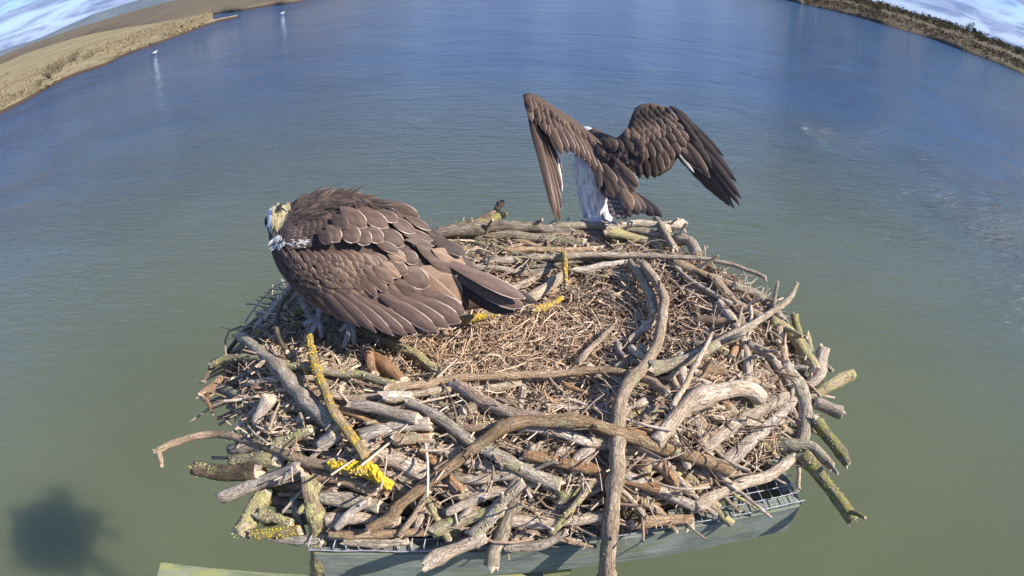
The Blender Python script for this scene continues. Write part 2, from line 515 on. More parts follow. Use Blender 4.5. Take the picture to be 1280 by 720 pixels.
# ------------------------------------------------------------------ shores
def land_mat(name, cols, scale):
    m, t, b = new_mat(name)
    tcn = t.nodes.new('ShaderNodeTexCoord')
    v = tcn.outputs['Object']
    a = noisen(t, v, scale, 8, 0.66, 0.4)
    s2 = noisen(t, scalev(t, v, (1, 1, 1)), scale * 9, 5, 0.7)
    c = mixc(t, ramp(t, a, 0.36, 0.52), cols[0], cols[1])
    c = mixc(t, ramp(t, a, 0.54, 0.66), c, cols[2])
    c = mixc(t, mathn(t, 'MULTIPLY', ramp(t, s2, 0.5, 0.68), 0.6), c, tuple(x * 0.5 for x in cols[0]))
    sp = t.nodes.new('ShaderNodeSeparateXYZ')
    t.links.new(v, sp.inputs[0])
    c = mixc(t, ramp(t, sp.outputs[2], WZ + 0.45, WZ + 0.22), c, (0.05, 0.037, 0.03))   # wet bank
    t.links.new(c, b.inputs['Base Color'])
    b.inputs['Roughness'].default_value = 0.95
    b.inputs['Specular IOR Level'].default_value = 0.1
    return m
M_field = land_mat('winter_grassland', ((0.17, 0.135, 0.08), (0.22, 0.185, 0.105), (0.26, 0.21, 0.14)), 0.09)
M_far = land_mat('far_bank_fields', ((0.085, 0.07, 0.05), (0.125, 0.10, 0.07), (0.10, 0.105, 0.055)), 0.02)

def shore(name, line, depths, prof, mat, jit=0.3, sub=6, nscale=0.05):
    """land behind a traced waterline; each traced point is set on the water plane"""
    base = [at_z(x, y, WZ) for x, y in line] if not isinstance(line[0], Vector) else line
    pts = catmull(base, (len(base) - 1) * sub)
    V, Fc = [], []
    cols = len(depths)
    for i, p in enumerate(pts):
        d = Vector((p.x, p.y, 0)).normalized()
        jag = noise.noise(Vector((i * 0.7, 3.3, 0))) * jit
        for j, dp in enumerate(depths):
            q = Vector((p.x, p.y, 0)) + d * (dp + (jag if j < 3 else 0))
            z = WZ + prof(dp, q)
            V.append(Vector((q.x, q.y, z)))
    for i in range(len(pts) - 1):
        for j in range(cols - 1):
            a = i * cols + j
            Fc.append((a, a + 1, a + cols + 1, a + cols))
    return tag(mesh_obj(name, V, Fc, mat, smooth=True), kind='structure')

def n2(q, s): return noise.noise(Vector((q.x * s, q.y * s, 1.7)))
left_line = [(-90, 205), (-40, 168), (0, 143), (40, 122), (80, 100), (130, 82), (160, 68), (205, 52), (240, 39), (267, 29)]
shore('left_shore', left_line, (-0.6, 0, 0.25, 0.6, 1.6, 3.5, 7, 14, 28, 60, 130, 300),
      lambda d, q: -0.5 if d < 0 else (0.0 if d == 0 else 0.28 + min(d, 25) * 0.018 + n2(q, 0.25) * 0.12 + n2(q, 0.06) * 0.25), M_field, 0.5)
# a low gravel spit and the far bank beyond it
spit = [at_z(x, y, WZ) for x, y in [(225, 44), (255, 33), (275, 27), (297, 22.5)]]
shore('gravel_spit', spit, (-0.3, 0, 0.6, 2.0, 4.0, 6.0), lambda d, q: (-0.4, 0.05, 0.35, 0.45, 0.3, -0.5)[[-0.3, 0, 0.6, 2.0, 4.0, 6.0].index(d)] + abs(n2(q, 0.5)) * 0.2,
      land_mat('gravel_spit', ((0.20, 0.14, 0.10), (0.28, 0.21, 0.16), (0.24, 0.2, 0.11)), 0.3), 0.4)
def polar(az, r): return Vector((r * sin(radians(az)), r * cos(radians(az)), WZ))
# lake surround, drawn as one ring of far bank beyond the top of the picture
rb = [at_z(x, y, WZ) for x, y in [(1300, 100), (1280, 93), (1240, 77), (1200, 62), (1160, 47), (1111, 33), (1085, 25), (1055, 17), (1030, 11), (1005, 5.5), (990, 2)]]
def polar(az, r): return Vector((r * sin(radians(az)), r * cos(radians(az)), WZ))
az_r, r_r = math.degrees(atan2(rb[0].x, rb[0].y)), hypot(rb[0].x, rb[0].y)
offr = [polar(az_r + k, r_r * (1 - .004 * k)) for k in (40, 28, 18, 9, 4)]
lb = [at_z(x, y, WZ) for x, y in [(385, 0), (340, 7), (300, 14), (267, 18), (200, 32)]]
a0, r0 = math.degrees(atan2(rb[-1].x, rb[-1].y)), hypot(rb[-1].x, rb[-1].y)
a1, r1 = math.degrees(atan2(lb[0].x, lb[0].y)), hypot(lb[0].x, lb[0].y)
mid = [polar(a0 + (a1 - a0) * k / 8, (r0 + (r1 - r0) * k / 8) * (1 + 1.3 * sin(pi * k / 8))) for k in range(1, 8)]
def farprof(d, q):
    if d < 0: return -0.5
    if d == 0: return 0.0
    az = math.degrees(atan2(q.x, q.y))
    hill = max(0.0, min(1.0, (az - 24) / 4.0))
    return 0.35 + min(d, 200) ** 0.5 * (0.26 + 0.28 * hill) + n2(q, 0.02) * 0.6 * min(1, d / 30)
offl = [polar(a1 - k, hypot(lb[-1].x, lb[-1].y) * q) for k, q in ((24, 2.2), (36, 3.0), (52, 3.2))]
shore('far_shore', offr + rb + mid + lb + offl, (-1.5, 0, 0.8, 3, 8, 18, 32, 50, 75, 110, 160, 260, 600, 1500), farprof, M_far, 2.0, 5)
# rest of the lake's edge behind and beside the camera
back = [polar(a, 150 + 30 * sin(a * 0.05)) for a in range(100, 262, 12)]
shore('near_shore', back, (-2, 0, 1, 5, 20, 80, 400), lambda d, q: -0.5 if d < 0 else 0.1 + d * 0.02, M_far, 2.0, 3)
# blue distant ridge beyond the left fields
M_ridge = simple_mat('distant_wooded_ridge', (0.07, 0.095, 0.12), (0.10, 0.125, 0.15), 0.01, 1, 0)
rv, rf = [], []
for i in range(60):
    az = -78 + i * 1.0
    h = 12 + 16 * (0.5 + noise.noise(Vector((i * 0.13, 0.4, 0)))) + 2.0 * noise.noise(Vector((i * 1.1, 0, 0)))
    for k, (dr, z) in enumerate(((0, 0), (60, h * 0.7), (140, h), (400, h * 0.8), (700, 0))):
        p = polar(az, 1500 + dr); rv.append(Vector((p.x, p.y, WZ - 0.5 + z)))
for i in range(59):
    for k in range(4):
        a = i * 5 + k; rf.append((a, a + 1, a + 6, a + 5))
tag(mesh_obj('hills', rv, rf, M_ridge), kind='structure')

# ------------------------------------------------------------------ trees and bushes
M_leaf = simple_mat('winter_foliage', (0.055, 0.055, 0.03), (0.12, 0.10, 0.06), 0.8, 0.95, 0, spec=0.1)
M_leafg = simple_mat('evergreen_foliage', (0.03, 0.045, 0.025), (0.07, 0.085, 0.04), 0.8, 0.95, 0, spec=0.1)
M_scrub = simple_mat('bare_scrub', (0.075, 0.056, 0.038), (0.17, 0.135, 0.085), 1.5, 0.95, 0, spec=0.1)
M_trunk = simple_mat('tree_bark', (0.07, 0.055, 0.04), (0.13, 0.1, 0.08), 3, 0.95, 0)
def crown_mb(mb, c, rx, rz, n, leaf, rnd):
    """many small leaf-sized faces in a lumpy volume"""
    lumps = [(Vector((rnd.gauss(0, 0.42) * rx, rnd.gauss(0, 0.42) * rx, rnd.uniform(-0.5, 0.75) * rz)), rnd.uniform(0.32, 0.6)) for _ in range(7)]
    for _ in range(n):
        l, s = rnd.choice(lumps)
        p = Vector((rnd.gauss(0, 1), rnd.gauss(0, 1), rnd.gauss(0, 1))).normalized() * rnd.uniform(0.55, 1.0)
        p = c + l + Vector((p.x * rx * s, p.y * rx * s, p.z * rz * s))
        a = Vector((rnd.uniform(-1, 1), rnd.uniform(-1, 1), rnd.uniform(-1, 1))).normalized() * leaf
        b_ = a.cross(Vector((rnd.uniform(-1, 1), rnd.uniform(-1, 1), rnd.uniform(-1, 1)))).normalized() * leaf * 0.7
        mb.add([p - a, p + b_, p + a, p - b_], [(0, 1, 2, 3)])
def trunk_mb(mb, base, h, r, rnd, limbs=5):
    pts = [base + Vector((0, 0, -0.5)), base + Vector((rnd.uniform(-.1, .1) * h, 0, h * 0.45)), base + Vector((rnd.uniform(-.12, .12) * h, 0, h * 0.8))]
    V, Fc, M_, A = tube(catmull(pts, 6), lambda t: r * (1 - 0.8 * t), 6, 0.1, rnd.random())
    mb.add(V, Fc)
    for _ in range(limbs):
        s = pts[1].lerp(pts[2], rnd.uniform(-0.3, 0.9))
        e = s + Vector((rnd.uniform(-1, 1), rnd.uniform(-1, 1), rnd.uniform(0.3, 1.0))) * h * 0.3
        V, Fc, M_, A = tube(catmull([s, (s + e) / 2 + Vector((0, 0, h * 0.03)), e], 4), lambda t: r * 0.4 * (1 - 0.75 * t), 5, 0.1, rnd.random())
        mb.add(V, Fc)
rnd = random.Random(5)

def land_z(d, q, right=True):
    return WZ + (farprof(d, q) if right else 0.28 + min(d, 25) * 0.018)
def far_tree(px, depth, h, green, label, group):
    """a tree on the right bank, standing DEPTH metres behind the traced waterline"""
    ys = [(980, 0), (1005, 5.5), (1055, 17), (1111, 33), (1160, 47), (1200, 62), (1240, 77), (1280, 93)]
    for (xa, ya), (xb, yb) in zip(ys, ys[1:]):
        if xa <= px <= xb: y = ya + (yb - ya) * (px - xa) / (xb - xa)
    p = at_z(px, y, WZ); d = Vector((p.x, p.y, 0)).normalized()
    q = Vector((p.x, p.y, 0)) + d * depth
    base = Vector((q.x, q.y, land_z(depth, q)))
    t_ = tag(empty('tree', base), label, 'tree', group)
    mb = MB(); trunk_mb(mb, base, h, h * 0.035, rnd)
    mb.build('trunk', M_trunk, t_)
    mb = MB(); crown_mb(mb, base + Vector((0, 0, h * 0.62)), h * 0.42, h * 0.48, 260, h * 0.055, rnd)
    mb.build('crown', M_leafg if green else M_leaf, t_, smooth=False)
tl = [(1212, 70, 5.6, 1, 'tallest dark evergreen on the skyline of the right bank'),
      (1206, 74, 4.2, 1, 'rounded dark tree just left of the tallest skyline evergreen'),
      (1222, 66, 3.6, 0, 'bushy bare tree just right of the tallest skyline evergreen'),
      (1184, 80, 3.6, 0, 'broad brown tree crown rising above the hedge line of the right bank'),
      (1150, 90, 3.2, 1, 'small dark tree at the left end of the skyline row'),
      (1118, 100, 3.4, 0, 'low brown tree above the point where the bank starts to rise'),
      (1245, 60, 3.0, 1, 'dark green tree between the tallest evergreen and the right edge'),
      (1268, 55, 2.8, 1, 'rightmost dark green tree of the skyline on the bank')]
for a in tl: far_tree(*a, group='trees along the skyline of the right bank')
RBW = rb
# woodland that reads as one mass
wood = MB()
for i in range(430):
    k = rnd.random() ** 0.9 * 9.9
    i0 = min(int(k), 9); f = k - i0
    p = RBW[i0].lerp(RBW[i0 + 1], f)
    d = Vector((p.x, p.y, 0)).normalized()
    dep = rnd.choice([rnd.uniform(45, 100), rnd.uniform(70, 110)])
    q = Vector((p.x, p.y, 0)) + d * dep
    h = rnd.uniform(1.4, 3.4) * (0.8 + p.length / 500)
    crown_mb(wood, Vector((q.x, q.y, land_z(dep, q) + h * 0.4)), h * 0.9, h * 0.55, 34, h * 0.13, rnd)
tag(wood.build('woodland', M_leaf, smooth=False, origin=Vector((0, 0, 0))), 'mixed brown and green woodland and hedges along the top of the right bank', 'woodland', kind='stuff')
reed = MB()
for i in range(1500):
    k = rnd.random() * 9.9
    i0 = min(int(k), 9); f = k - i0
    p = RBW[i0].lerp(RBW[i0 + 1], f)
    d = Vector((p.x, p.y, 0)).normalized()
    dep = rnd.uniform(0.5, 34)
    q = Vector((p.x, p.y, 0)) + d * dep
    h = rnd.uniform(0.4, 1.3)
    crown_mb(reed, Vector((q.x, q.y, land_z(dep, q) + h * 0.3)), h * 1.2, h * 0.6, 10, h * 0.28, rnd)
tag(reed.build('bank_scrub', M_scrub, smooth=False, origin=Vector((0, 0, 0))), 'bare brown scrub and reeds covering the slope of the right bank', 'scrub', kind='stuff')
# left field bushes
def left_pt(px, py):
    return at_z(px, py, WZ + 0.5)
def bush(px, py, h, wd, label, mat=M_scrub, n=420):
    base = left_pt(px, py)
    o = tag(empty('bush', base), label, 'bush', 'bushes on the grassy left shore')
    mb = MB()
    for _ in range(9):
        e = base + Vector((rnd.uniform(-1, 1) * wd * 0.8, rnd.uniform(-1, 1) * wd * 0.8, h * rnd.uniform(0.6, 1.0)))
        V, Fc, _m, _a = tube(catmull([base + Vector((0, 0, -.1)), base.lerp(e, .5) + Vector((0, 0, .1 * h)), e], 4), lambda t: 0.03 * h * (1 - .8 * t), 5, .1, rnd.random())
        mb.add(V, Fc)
    mb.build('stem', M_trunk, o)
    mb = MB(); crown_mb(mb, base + Vector((0, 0, h * 0.5)), wd, h * 0.5, n, h * 0.05, rnd)
    mb.build('crown', mat, o, smooth=False)
for a in [(62, 98, 1.5, 1.5, 'biggest bare brown bush, in the middle of the left grassland'),
          (75, 90, 1.5, 1.7, 'brown bush directly behind the biggest one on the left grassland'),
          (92, 78, 1.6, 1.9, 'bush at the far end of the brown clump, nearest the hidden field edge'),
          (50, 108, 0.9, 1.0, 'low bush in front of the biggest brown bush'),
          (20, 122, 0.5, 0.5, 'small dark tussock bush near the waterline at the far left'),
          (27, 118, 0.55, 0.5, 'second small dark tussock bush, just inland of the one by the far left waterline'),
          (112, 74, 1.0, 1.3, 'low bush near the top right of the grassland'),
          (8, 96, 1.0, 2.2, 'dark hedge bush at the left picture edge under the blue hills')]:
    bush(*a)
gr = MB()
lpts = [at_z(x, y, WZ) for x, y in left_line]
for i in range(5200):
    k = rnd.random() * (len(lpts) - 1.001)
    i0 = int(k); p = lpts[i0].lerp(lpts[i0 + 1], k - i0)
    d = Vector((p.x, p.y, 0)).normalized()
    dep = 0.5 + rnd.random() ** 1.6 * 45
    q = Vector((p.x, p.y, 0)) + d * dep
    z = land_z(dep, q, False)
    cl_ = noise.noise(Vector((q.x * .35, q.y * .35, 4)))
    if cl_ < -.12: continue
    h = rnd.uniform(0.06, 0.22) * (1 + 2.2 * max(0, cl_))
    for j in range(3):
        a = rnd.uniform(0, pi); o_ = Vector((cos(a), sin(a), 0)) * h * 0.5
        c_ = Vector((q.x + rnd.gauss(0, .25), q.y + rnd.gauss(0, .25), z))
        tp = c_ + Vector((rnd.gauss(0, .08), rnd.gauss(0, .08), h))
        r_ = rnd.random()
        gr.add([c_ - o_, c_ + o_, tp], [(0, 1, 2)], 0, [(r_, 0, 0)] * 3)
M_tuss = strand_mat('grass_tussocks', [(0.12, 0.095, 0.055), (0.21, 0.165, 0.10), (0.29, 0.235, 0.15), (0.16, 0.145, 0.075)])
tag(gr.build('grass_tussocks', M_tuss, smooth=False, bark=True, origin=Vector((0, 0, 0))), 'rough tawny winter grass growing over the left shore', 'grass', kind='stuff')

# marker post and small birds on the water
def small_post(px, py, h, r, label):
    b0 = at_z(px, py, WZ)
    o = tag(empty('marker_post', b0), label, 'post')
    V, Fc, m_, a_ = tube(catmull([b0 + Vector((0, 0, -.8)), b0 + Vector((0, 0, h * .5)), b0 + Vector((.04, 0, h))], 5), lambda t: r * (1 - .15 * t), 8, .08, 2.0)
    mb = MB(); mb.add(V, Fc, m_, a_); mb.build('shaft', [BK['dark'], M_cut], o, bark=True)
    mb = MB(); mb.box((b0.x + .04, b0.y, b0.z + h + .04), r * 2.6, r * 2.6, .09); mb.build('cap', M_trunk, o, smooth=False)
small_post(1203.5, 66, 1.9, 0.16, 'dark wooden marker post standing in the water off the right bank')
M_gull = simple_mat('gull_plumage', (0.72, 0.72, 0.72), (0.82, 0.82, 0.82), 8, 0.8, 0)
def gull(px, py, label, s=1.0):
    b0 = at_z(px, py, WZ)
    o = tag(empty('gull', b0), label, 'gull', 'white gulls floating on the lake')
    sp_ = [(-.26, .05, .01), (-.18, .06, .05), (-.05, .06, .085), (.08, .07, .085), (.15, .11, .045), (.18, .17, .035), (.22, .19, .04), (.26, .18, .012)]
    V, Fc, m_, a_ = tube([b0 + Vector((x * s, 0, z * s)) for x, z, r_ in sp_], lambda t: sp_[min(7, int(t * 7 + .5))][2] * s, 8, 0.02, 1)
    mb = MB(); mb.add(V, Fc); mb.build('body', M_gull, o)
    V, Fc, m_, a_ = tube([b0 + Vector((x * s, 0, z * s)) for x, z in ((.25, .175), (.29, .17), (.33, .16))], lambda t: .014 * s * (1 - .8 * t), 6, 0, 1)
    mb = MB(); mb.add(V, Fc); mb.build('beak', M_lump_y, o)
gull(193.5, 67, 'white gull floating just off the left shore', 1.5)
gull(353, 17.5, 'white gull floating near the top of the picture off the spit', 1.6)

# ------------------------------------------------------------------ nesting platform
PB = Vector((0.115, 1.12, -0.19))
plat = tag(empty('nesting_platform', Vector((0.115, 1.12, WZ))), 'wooden nesting platform with wire mesh top standing on a post in the lake', 'platform')
TH = radians(5.2)                                   # platform is turned a little to the camera
def PL(u, v, z=0.0):                                # u along the front board, v away from the camera
    o = Vector((-0.40, 0.600, -0.19))
    return o + Vector((cos(TH) * u - sin(TH) * v, sin(TH) * u + cos(TH) * v, z))
PW, PD = 1.045, 1.03
def board(name, u0, u1, v0, v1, z0, z1, mat, parent=plat, bev=0.004):
    bm = bmesh.new()
    n = max(2, int((u1 - u0) / 0.06)) if (u1 - u0) > (v1 - v0) else 2
    bmesh.ops.create_cube(bm, size=1)
    bmesh.ops.scale(bm, vec=(u1 - u0, v1 - v0, z1 - z0), verts=bm.verts)
    bmesh.ops.bevel(bm, geom=bm.edges[:], offset=bev, segments=2, affect='EDGES')
    bmesh.ops.subdivide_edges(bm, edges=[e for e in bm.edges if abs((e.verts[0].co - e.verts[1].co).x) > 0.5 * (u1 - u0)], cuts=20)
    for v in bm.verts:
        v.co += v.normal * 0 + Vector((0, noise.noise(v.co * 9) * 0.003, noise.noise(v.co * 7 + Vector((5, 5, 5))) * 0.003))
    me = bpy.data.meshes.new(name); bm.to_mesh(me); bm.free()
    me.materials.append(mat)
    o = bpy.data.objects.new(name, me); add(o, parent)
    c = PL((u0 + u1) / 2, (v0 + v1) / 2, (z0 + z1) / 2)
    o.location = c - parent.location
    o.rotation_euler = (0, 0, TH)
    return o
board('front_board', 0, PW, 0.0, 0.040, -0.112, -0.003, M_fascia, bev=0.006)
board('rear_board', 0, PW, PD - 0.04, PD, -0.112, -0.003, M_fascia)
board('side_board', 0.001, 0.039, 0.043, PD - 0.043, -0.112, -0.005, M_fascia)
board('side_board', PW - 0.039, PW - 0.001, 0.043, PD - 0.043, -0.112, -0.005, M_fascia)
for i in range(9):
    u = 0.05 + i * 0.106
    board('deck_board', u, u + 0.086, 0.045, PD - 0.045, -0.075, -0.052, M_deck, bev=0.003)
bA, bB = at_z(200, 700, -0.306), at_z(677, 706, -0.306)
bd = (bB - bA); bl = bd.length; bd.normalize(); bn = Vector((bd.y, -bd.x, 0))
bm = bmesh.new(); bmesh.ops.create_cube(bm, size=1)
bmesh.ops.scale(bm, vec=(bl, 0.055, 0.05), verts=bm.verts)
bmesh.ops.bevel(bm, geom=bm.edges[:], offset=0.004, segments=2, affect='EDGES')
me = bpy.data.meshes.new('cross_beam'); bm.to_mesh(me); bm.free(); me.materials.append(M_beam)
cb = bpy.data.objects.new('cross_beam', me); add(cb, plat)
cb.location = (bA + bB) / 2 + bn * 0.031 + Vector((0, 0, -0.025)) - plat.location
cb.rotation_euler = (0, 0, atan2(bd.y, bd.x))
board('cross_beam', -0.3, PW + 0.3, 0.75, 0.83, -0.20, -0.115, M_beam)
board('brace', 0.44, 0.54, 0.041, PD - 0.041, -0.21, -0.118, M_beam)
pc = PL(PW / 2, PD / 2)
V, Fc, m_, a_ = tube(catmull([Vector((pc.x, pc.y, WZ - 2.1)), Vector((pc.x + .01, pc.y, -2.5)), Vector((pc.x, pc.y, -0.32))], 16), lambda t: 0.115 - 0.02 * t, 16, .05, 3)
mb = MB(); mb.add(V, Fc, m_, a_); mb.build('support_post', [BK['grey'], M_cut], plat, bark=True)
mb = MB()
wr = 0.0013
def wire(a, b, r=wr, seg=6, sag=0.0):
    pts = [a.lerp(b, k / seg) + Vector((0, 0, noise.noise(a.lerp(b, k / seg) * 14) * sag)) for k in range(seg + 1)]
    V, Fc, M_, A = tube(pts, lambda t: r, 5, 0, 0, cap=False)
    mb.add(V, Fc)
step = 0.0255
for i in range(int(PW / step) + 1):
    wire(PL(i * step + .003, 0.0, 0.004), PL(i * step + .003, PD, 0.004), seg=10, sag=.004)
for j in range(int(PD / step) + 1):
    wire(PL(0.0, j * step + .002, 0.0065), PL(PW, j * step + .002, 0.0065), seg=16, sag=.004)
for i in range(int(PW / step) + 1):                 # mesh turned up and over the front edge
    a = PL(i * step + .003, 0.001, 0.004)
    if i < 24:
        k = 0.022 + 0.005 * noise.noise(Vector((i * .9, 0, 0)))
        wire(a, a + Vector((0.001, -0.006, k)), seg=2)
        wire(a + Vector((0.001, -0.006, k)), a + Vector((0.004, 0.02, k + .003)), seg=2)
wire(PL(0, -0.004, 0.012), PL(PW * 0.62, -0.004, 0.010), seg=20, sag=.006)
mb.build('wire_mesh', M_zinc, plat)['kind'] = 'stuff'

# ------------------------------------------------------------------ the nest
CX, CY, AX, BY = 0.02, 1.145, 0.735, 0.5
def lerpt(tab, x):
    if x <= tab[0][0]: return tab[0][1]
    for (a, b), (c, d) in zip(tab, tab[1:]):
        if x <= c: return b + (d - b) * (x - a) / (c - a)
    return tab[-1][1]
FR = [(0, -.05), (.4, -.045), (.6, -.01), (.68, 0.0), (.76, -.03), (.86, -.095), (.96, -.145), (1.06, -.18)]
BKT = [(0, -.05), (.42, -.04), (.7, -.015), (.85, .0), (.95, -.005), (1.02, -.05), (1.1, -.15)]
SD = [(0, -.05), (.45, -.045), (.66, -.005), (.8, .0), (.9, -.04), (.98, -.10), (1.06, -.16)]
def rho(x, y):
    u, v = (x - CX) / AX, (y - CY) / BY
    if v > 0: return hypot(u, v)
    v *= .5 / .53
    k = max(0.0, min(1.0, .5 - u * 1.5))               # squarer at the front left, where logs bury the mesh
    p = 2.15 + 1.25 * k * min(1, -v * 2)
    return (abs(u) ** p + abs(v) ** p) ** (1 / p)
def S(x, y):
    r = rho(x, y)
    s = -(y - CY) / BY / max(r, 1e-6)
    f, s_, b = lerpt(FR, r), lerpt(SD, r), lerpt(BKT, r)
    z = s_ + (f - s_) * max(0, s) + (b - s_) * max(0, -s)
    return z + 0.012 * noise.noise(Vector((x * 7, y * 7, 0.5)))

def hit(x, y, lift=0.0):
    d = ray(x, y)
    t = 0.95
    while t < 2.3:
        p = CAM + d * t
        if rho(p.x, p.y) < 1.04 and p.z < S(p.x, p.y) + lift:
            return t
        t += 0.008
    zf = lerpt([(290, .02), (380, -.03), (450, -.08), (600, -.16), (700, -.19)], y) + lift
    return min(t_z(x, y, zf), 2.3)

nest = tag(empty('stick_nest', Vector((CX, CY, -0.19))), 'huge shallow osprey nest of dry sticks and straw heaped on the platform', 'nest')

# core mound
V, Fc = [], []
NR, NA = 16, 72
for i in range(NR + 1):
    r = 0.99 * i / NR
    for k in range(NA):
        a = 2 * pi * k / NA
        x, y = CX + AX * r * cos(a), CY + BY * r * sin(a)
        V.append(Vector((x, y, max(S(x, y) - 0.022, -.183) + 0.008 * noise.noise(Vector((x * 25, y * 25, 0))))))
for k in range(NA):
    a = 2 * pi * k / NA
    V.append(Vector((CX + AX * 0.9 * cos(a), CY + BY * .9 * sin(a), -0.184)))
for i in range(NR + 1):
    for k in range(NA):
        a, b_ = i * NA + k, i * NA + (k + 1) % NA
        Fc.append((a, b_, b_ + NA, a + NA))
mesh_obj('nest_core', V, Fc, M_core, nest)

def lichen_lumps(pts, radf, n, size, mat, parent, seed, rng=(0, 1), jut=1.0):
    rn = random.Random(seed)
    mb = MB()
    bm = bmesh.new(); bmesh.ops.create_icosphere(bm, subdivisions=1, radius=1)
    iv = [v.co.copy() for v in bm.verts]; fc = [tuple(v.index for v in f.verts) for f in bm.faces]; bm.free()
    for _ in range(n):
        u = rn.uniform(*rng)
        i = min(len(pts) - 1, int(u * (len(pts) - 1)))
        r = radf(u)
        d = Vector((rn.gauss(0, 1), rn.gauss(0, 1) - .4, rn.gauss(0, 1) + 0.6)).normalized()
        s = size * rn.uniform(.45, 1.25)
        c = pts[i].lerp(pts[min(i + 1, len(pts) - 1)], rn.random()) + d * (r + s * rn.uniform(-.45, .25))
        mb.add([c + Vector((v.x * s * rn.uniform(.7, 1.3), v.y * s * rn.uniform(.7, 1.3), v.z * s * rn.uniform(.5, .9))) for v in iv], fc)
    o = mb.build('lichen', mat, parent, smooth=True)
    o['kind'] = 'stuff'
    return o

NH = [0]
def stick(name, pts, r0, r1, mat, lift=0.0, label=None, stubs=0, rough=0.13, lump=None, sides=10):
    """one stick of the nest, traced through photo points; z is taken from the nest's surface"""
    NH[0] += 1
    seed = NH[0] * 1.37
    rn = random.Random(NH[0])
    ts = []
    for p in pts:
        ts.append(t_z(p[0], p[1], p[2]) if len(p) > 2 else hit(p[0], p[1], 0.004 + lift))
    for _ in range(2):
        ts = [ts[0] if i == 0 else ts[-1] if i == len(ts) - 1 else (ts[i - 1] + 2 * ts[i] + ts[i + 1]) / 4 for i in range(len(ts))]
    if len(ts) > 3:                                    # keep it a natural sweep: limit dips
        for i in range(1, len(ts) - 1):
            m = (ts[i - 1] + ts[i + 1]) / 2
            ts[i] = min(ts[i], m + 0.02)
    P3 = [at_t(p[0], p[1], t) for p, t in zip(pts, ts)]
    tm = sum(ts) / len(ts)
    ra, rb_ = r0 * tm / F, r1 * tm / F
    if name == 'log': ra, rb_ = ra * .88, rb_ * .88
    L = sum((a - b).length for a, b in zip(P3, P3[1:]))
    n = max(8, min(46, int(L / 0.016)))
    path = catmull(P3, n)
    path = [p + Vector((noise.noise(p * 23 + Vector((seed, 0, 0))), noise.noise(p * 23 + Vector((0, seed, 0))), noise.noise(p * 23 + Vector((0, 0, seed))))) * min(0.0028, ra * (.22 if name == 'log' else .4)) for p in path]
    knots = [(rn.random(), rn.uniform(.1, .35)) for _ in range(max(1, int(L / .12)))]
    def radf(t):
        k = sum(a * exp(-((t - c) * L / (ra * 1.3)) ** 2) for c, a in knots)
        return (ra + (rb_ - ra) * t) * (1 + k)
    mb = MB()
    V, Fc, M_, A = tube(path, radf, sides, rough, seed)
    mb.add(V, Fc, M_, A)
    for _ in range(stubs):
        u = rn.uniform(.1, .9); i = int(u * n)
        d = (path[min(i + 1, n)] - path[i - 1]).normalized()
        side = Vector((rn.uniform(-1, 1), rn.uniform(-1, .2), rn.uniform(0, 1)))
        side = (side - d * side.dot(d)).normalized()
        ln = rn.uniform(1.5, 4.5) * ra
        e = path[i] + side * ln + d * ln * .6
        V, Fc, M_, A = tube(catmull([path[i], (path[i] + e) / 2 + side * ra * .4, e], 4), lambda t: ra * .42 * (1 - .35 * t), 7, .12, seed + u)
        mb.add(V, Fc, M_, A)
    o = mb.build(name, [BK[mat], M_cut], nest, bark=True)
    if label: o['label'] = label
    if lump:
        cnt, size, lm, rng = lump
        lichen_lumps(path, radf, cnt, size, lm, o, NH[0], rng)
    return o

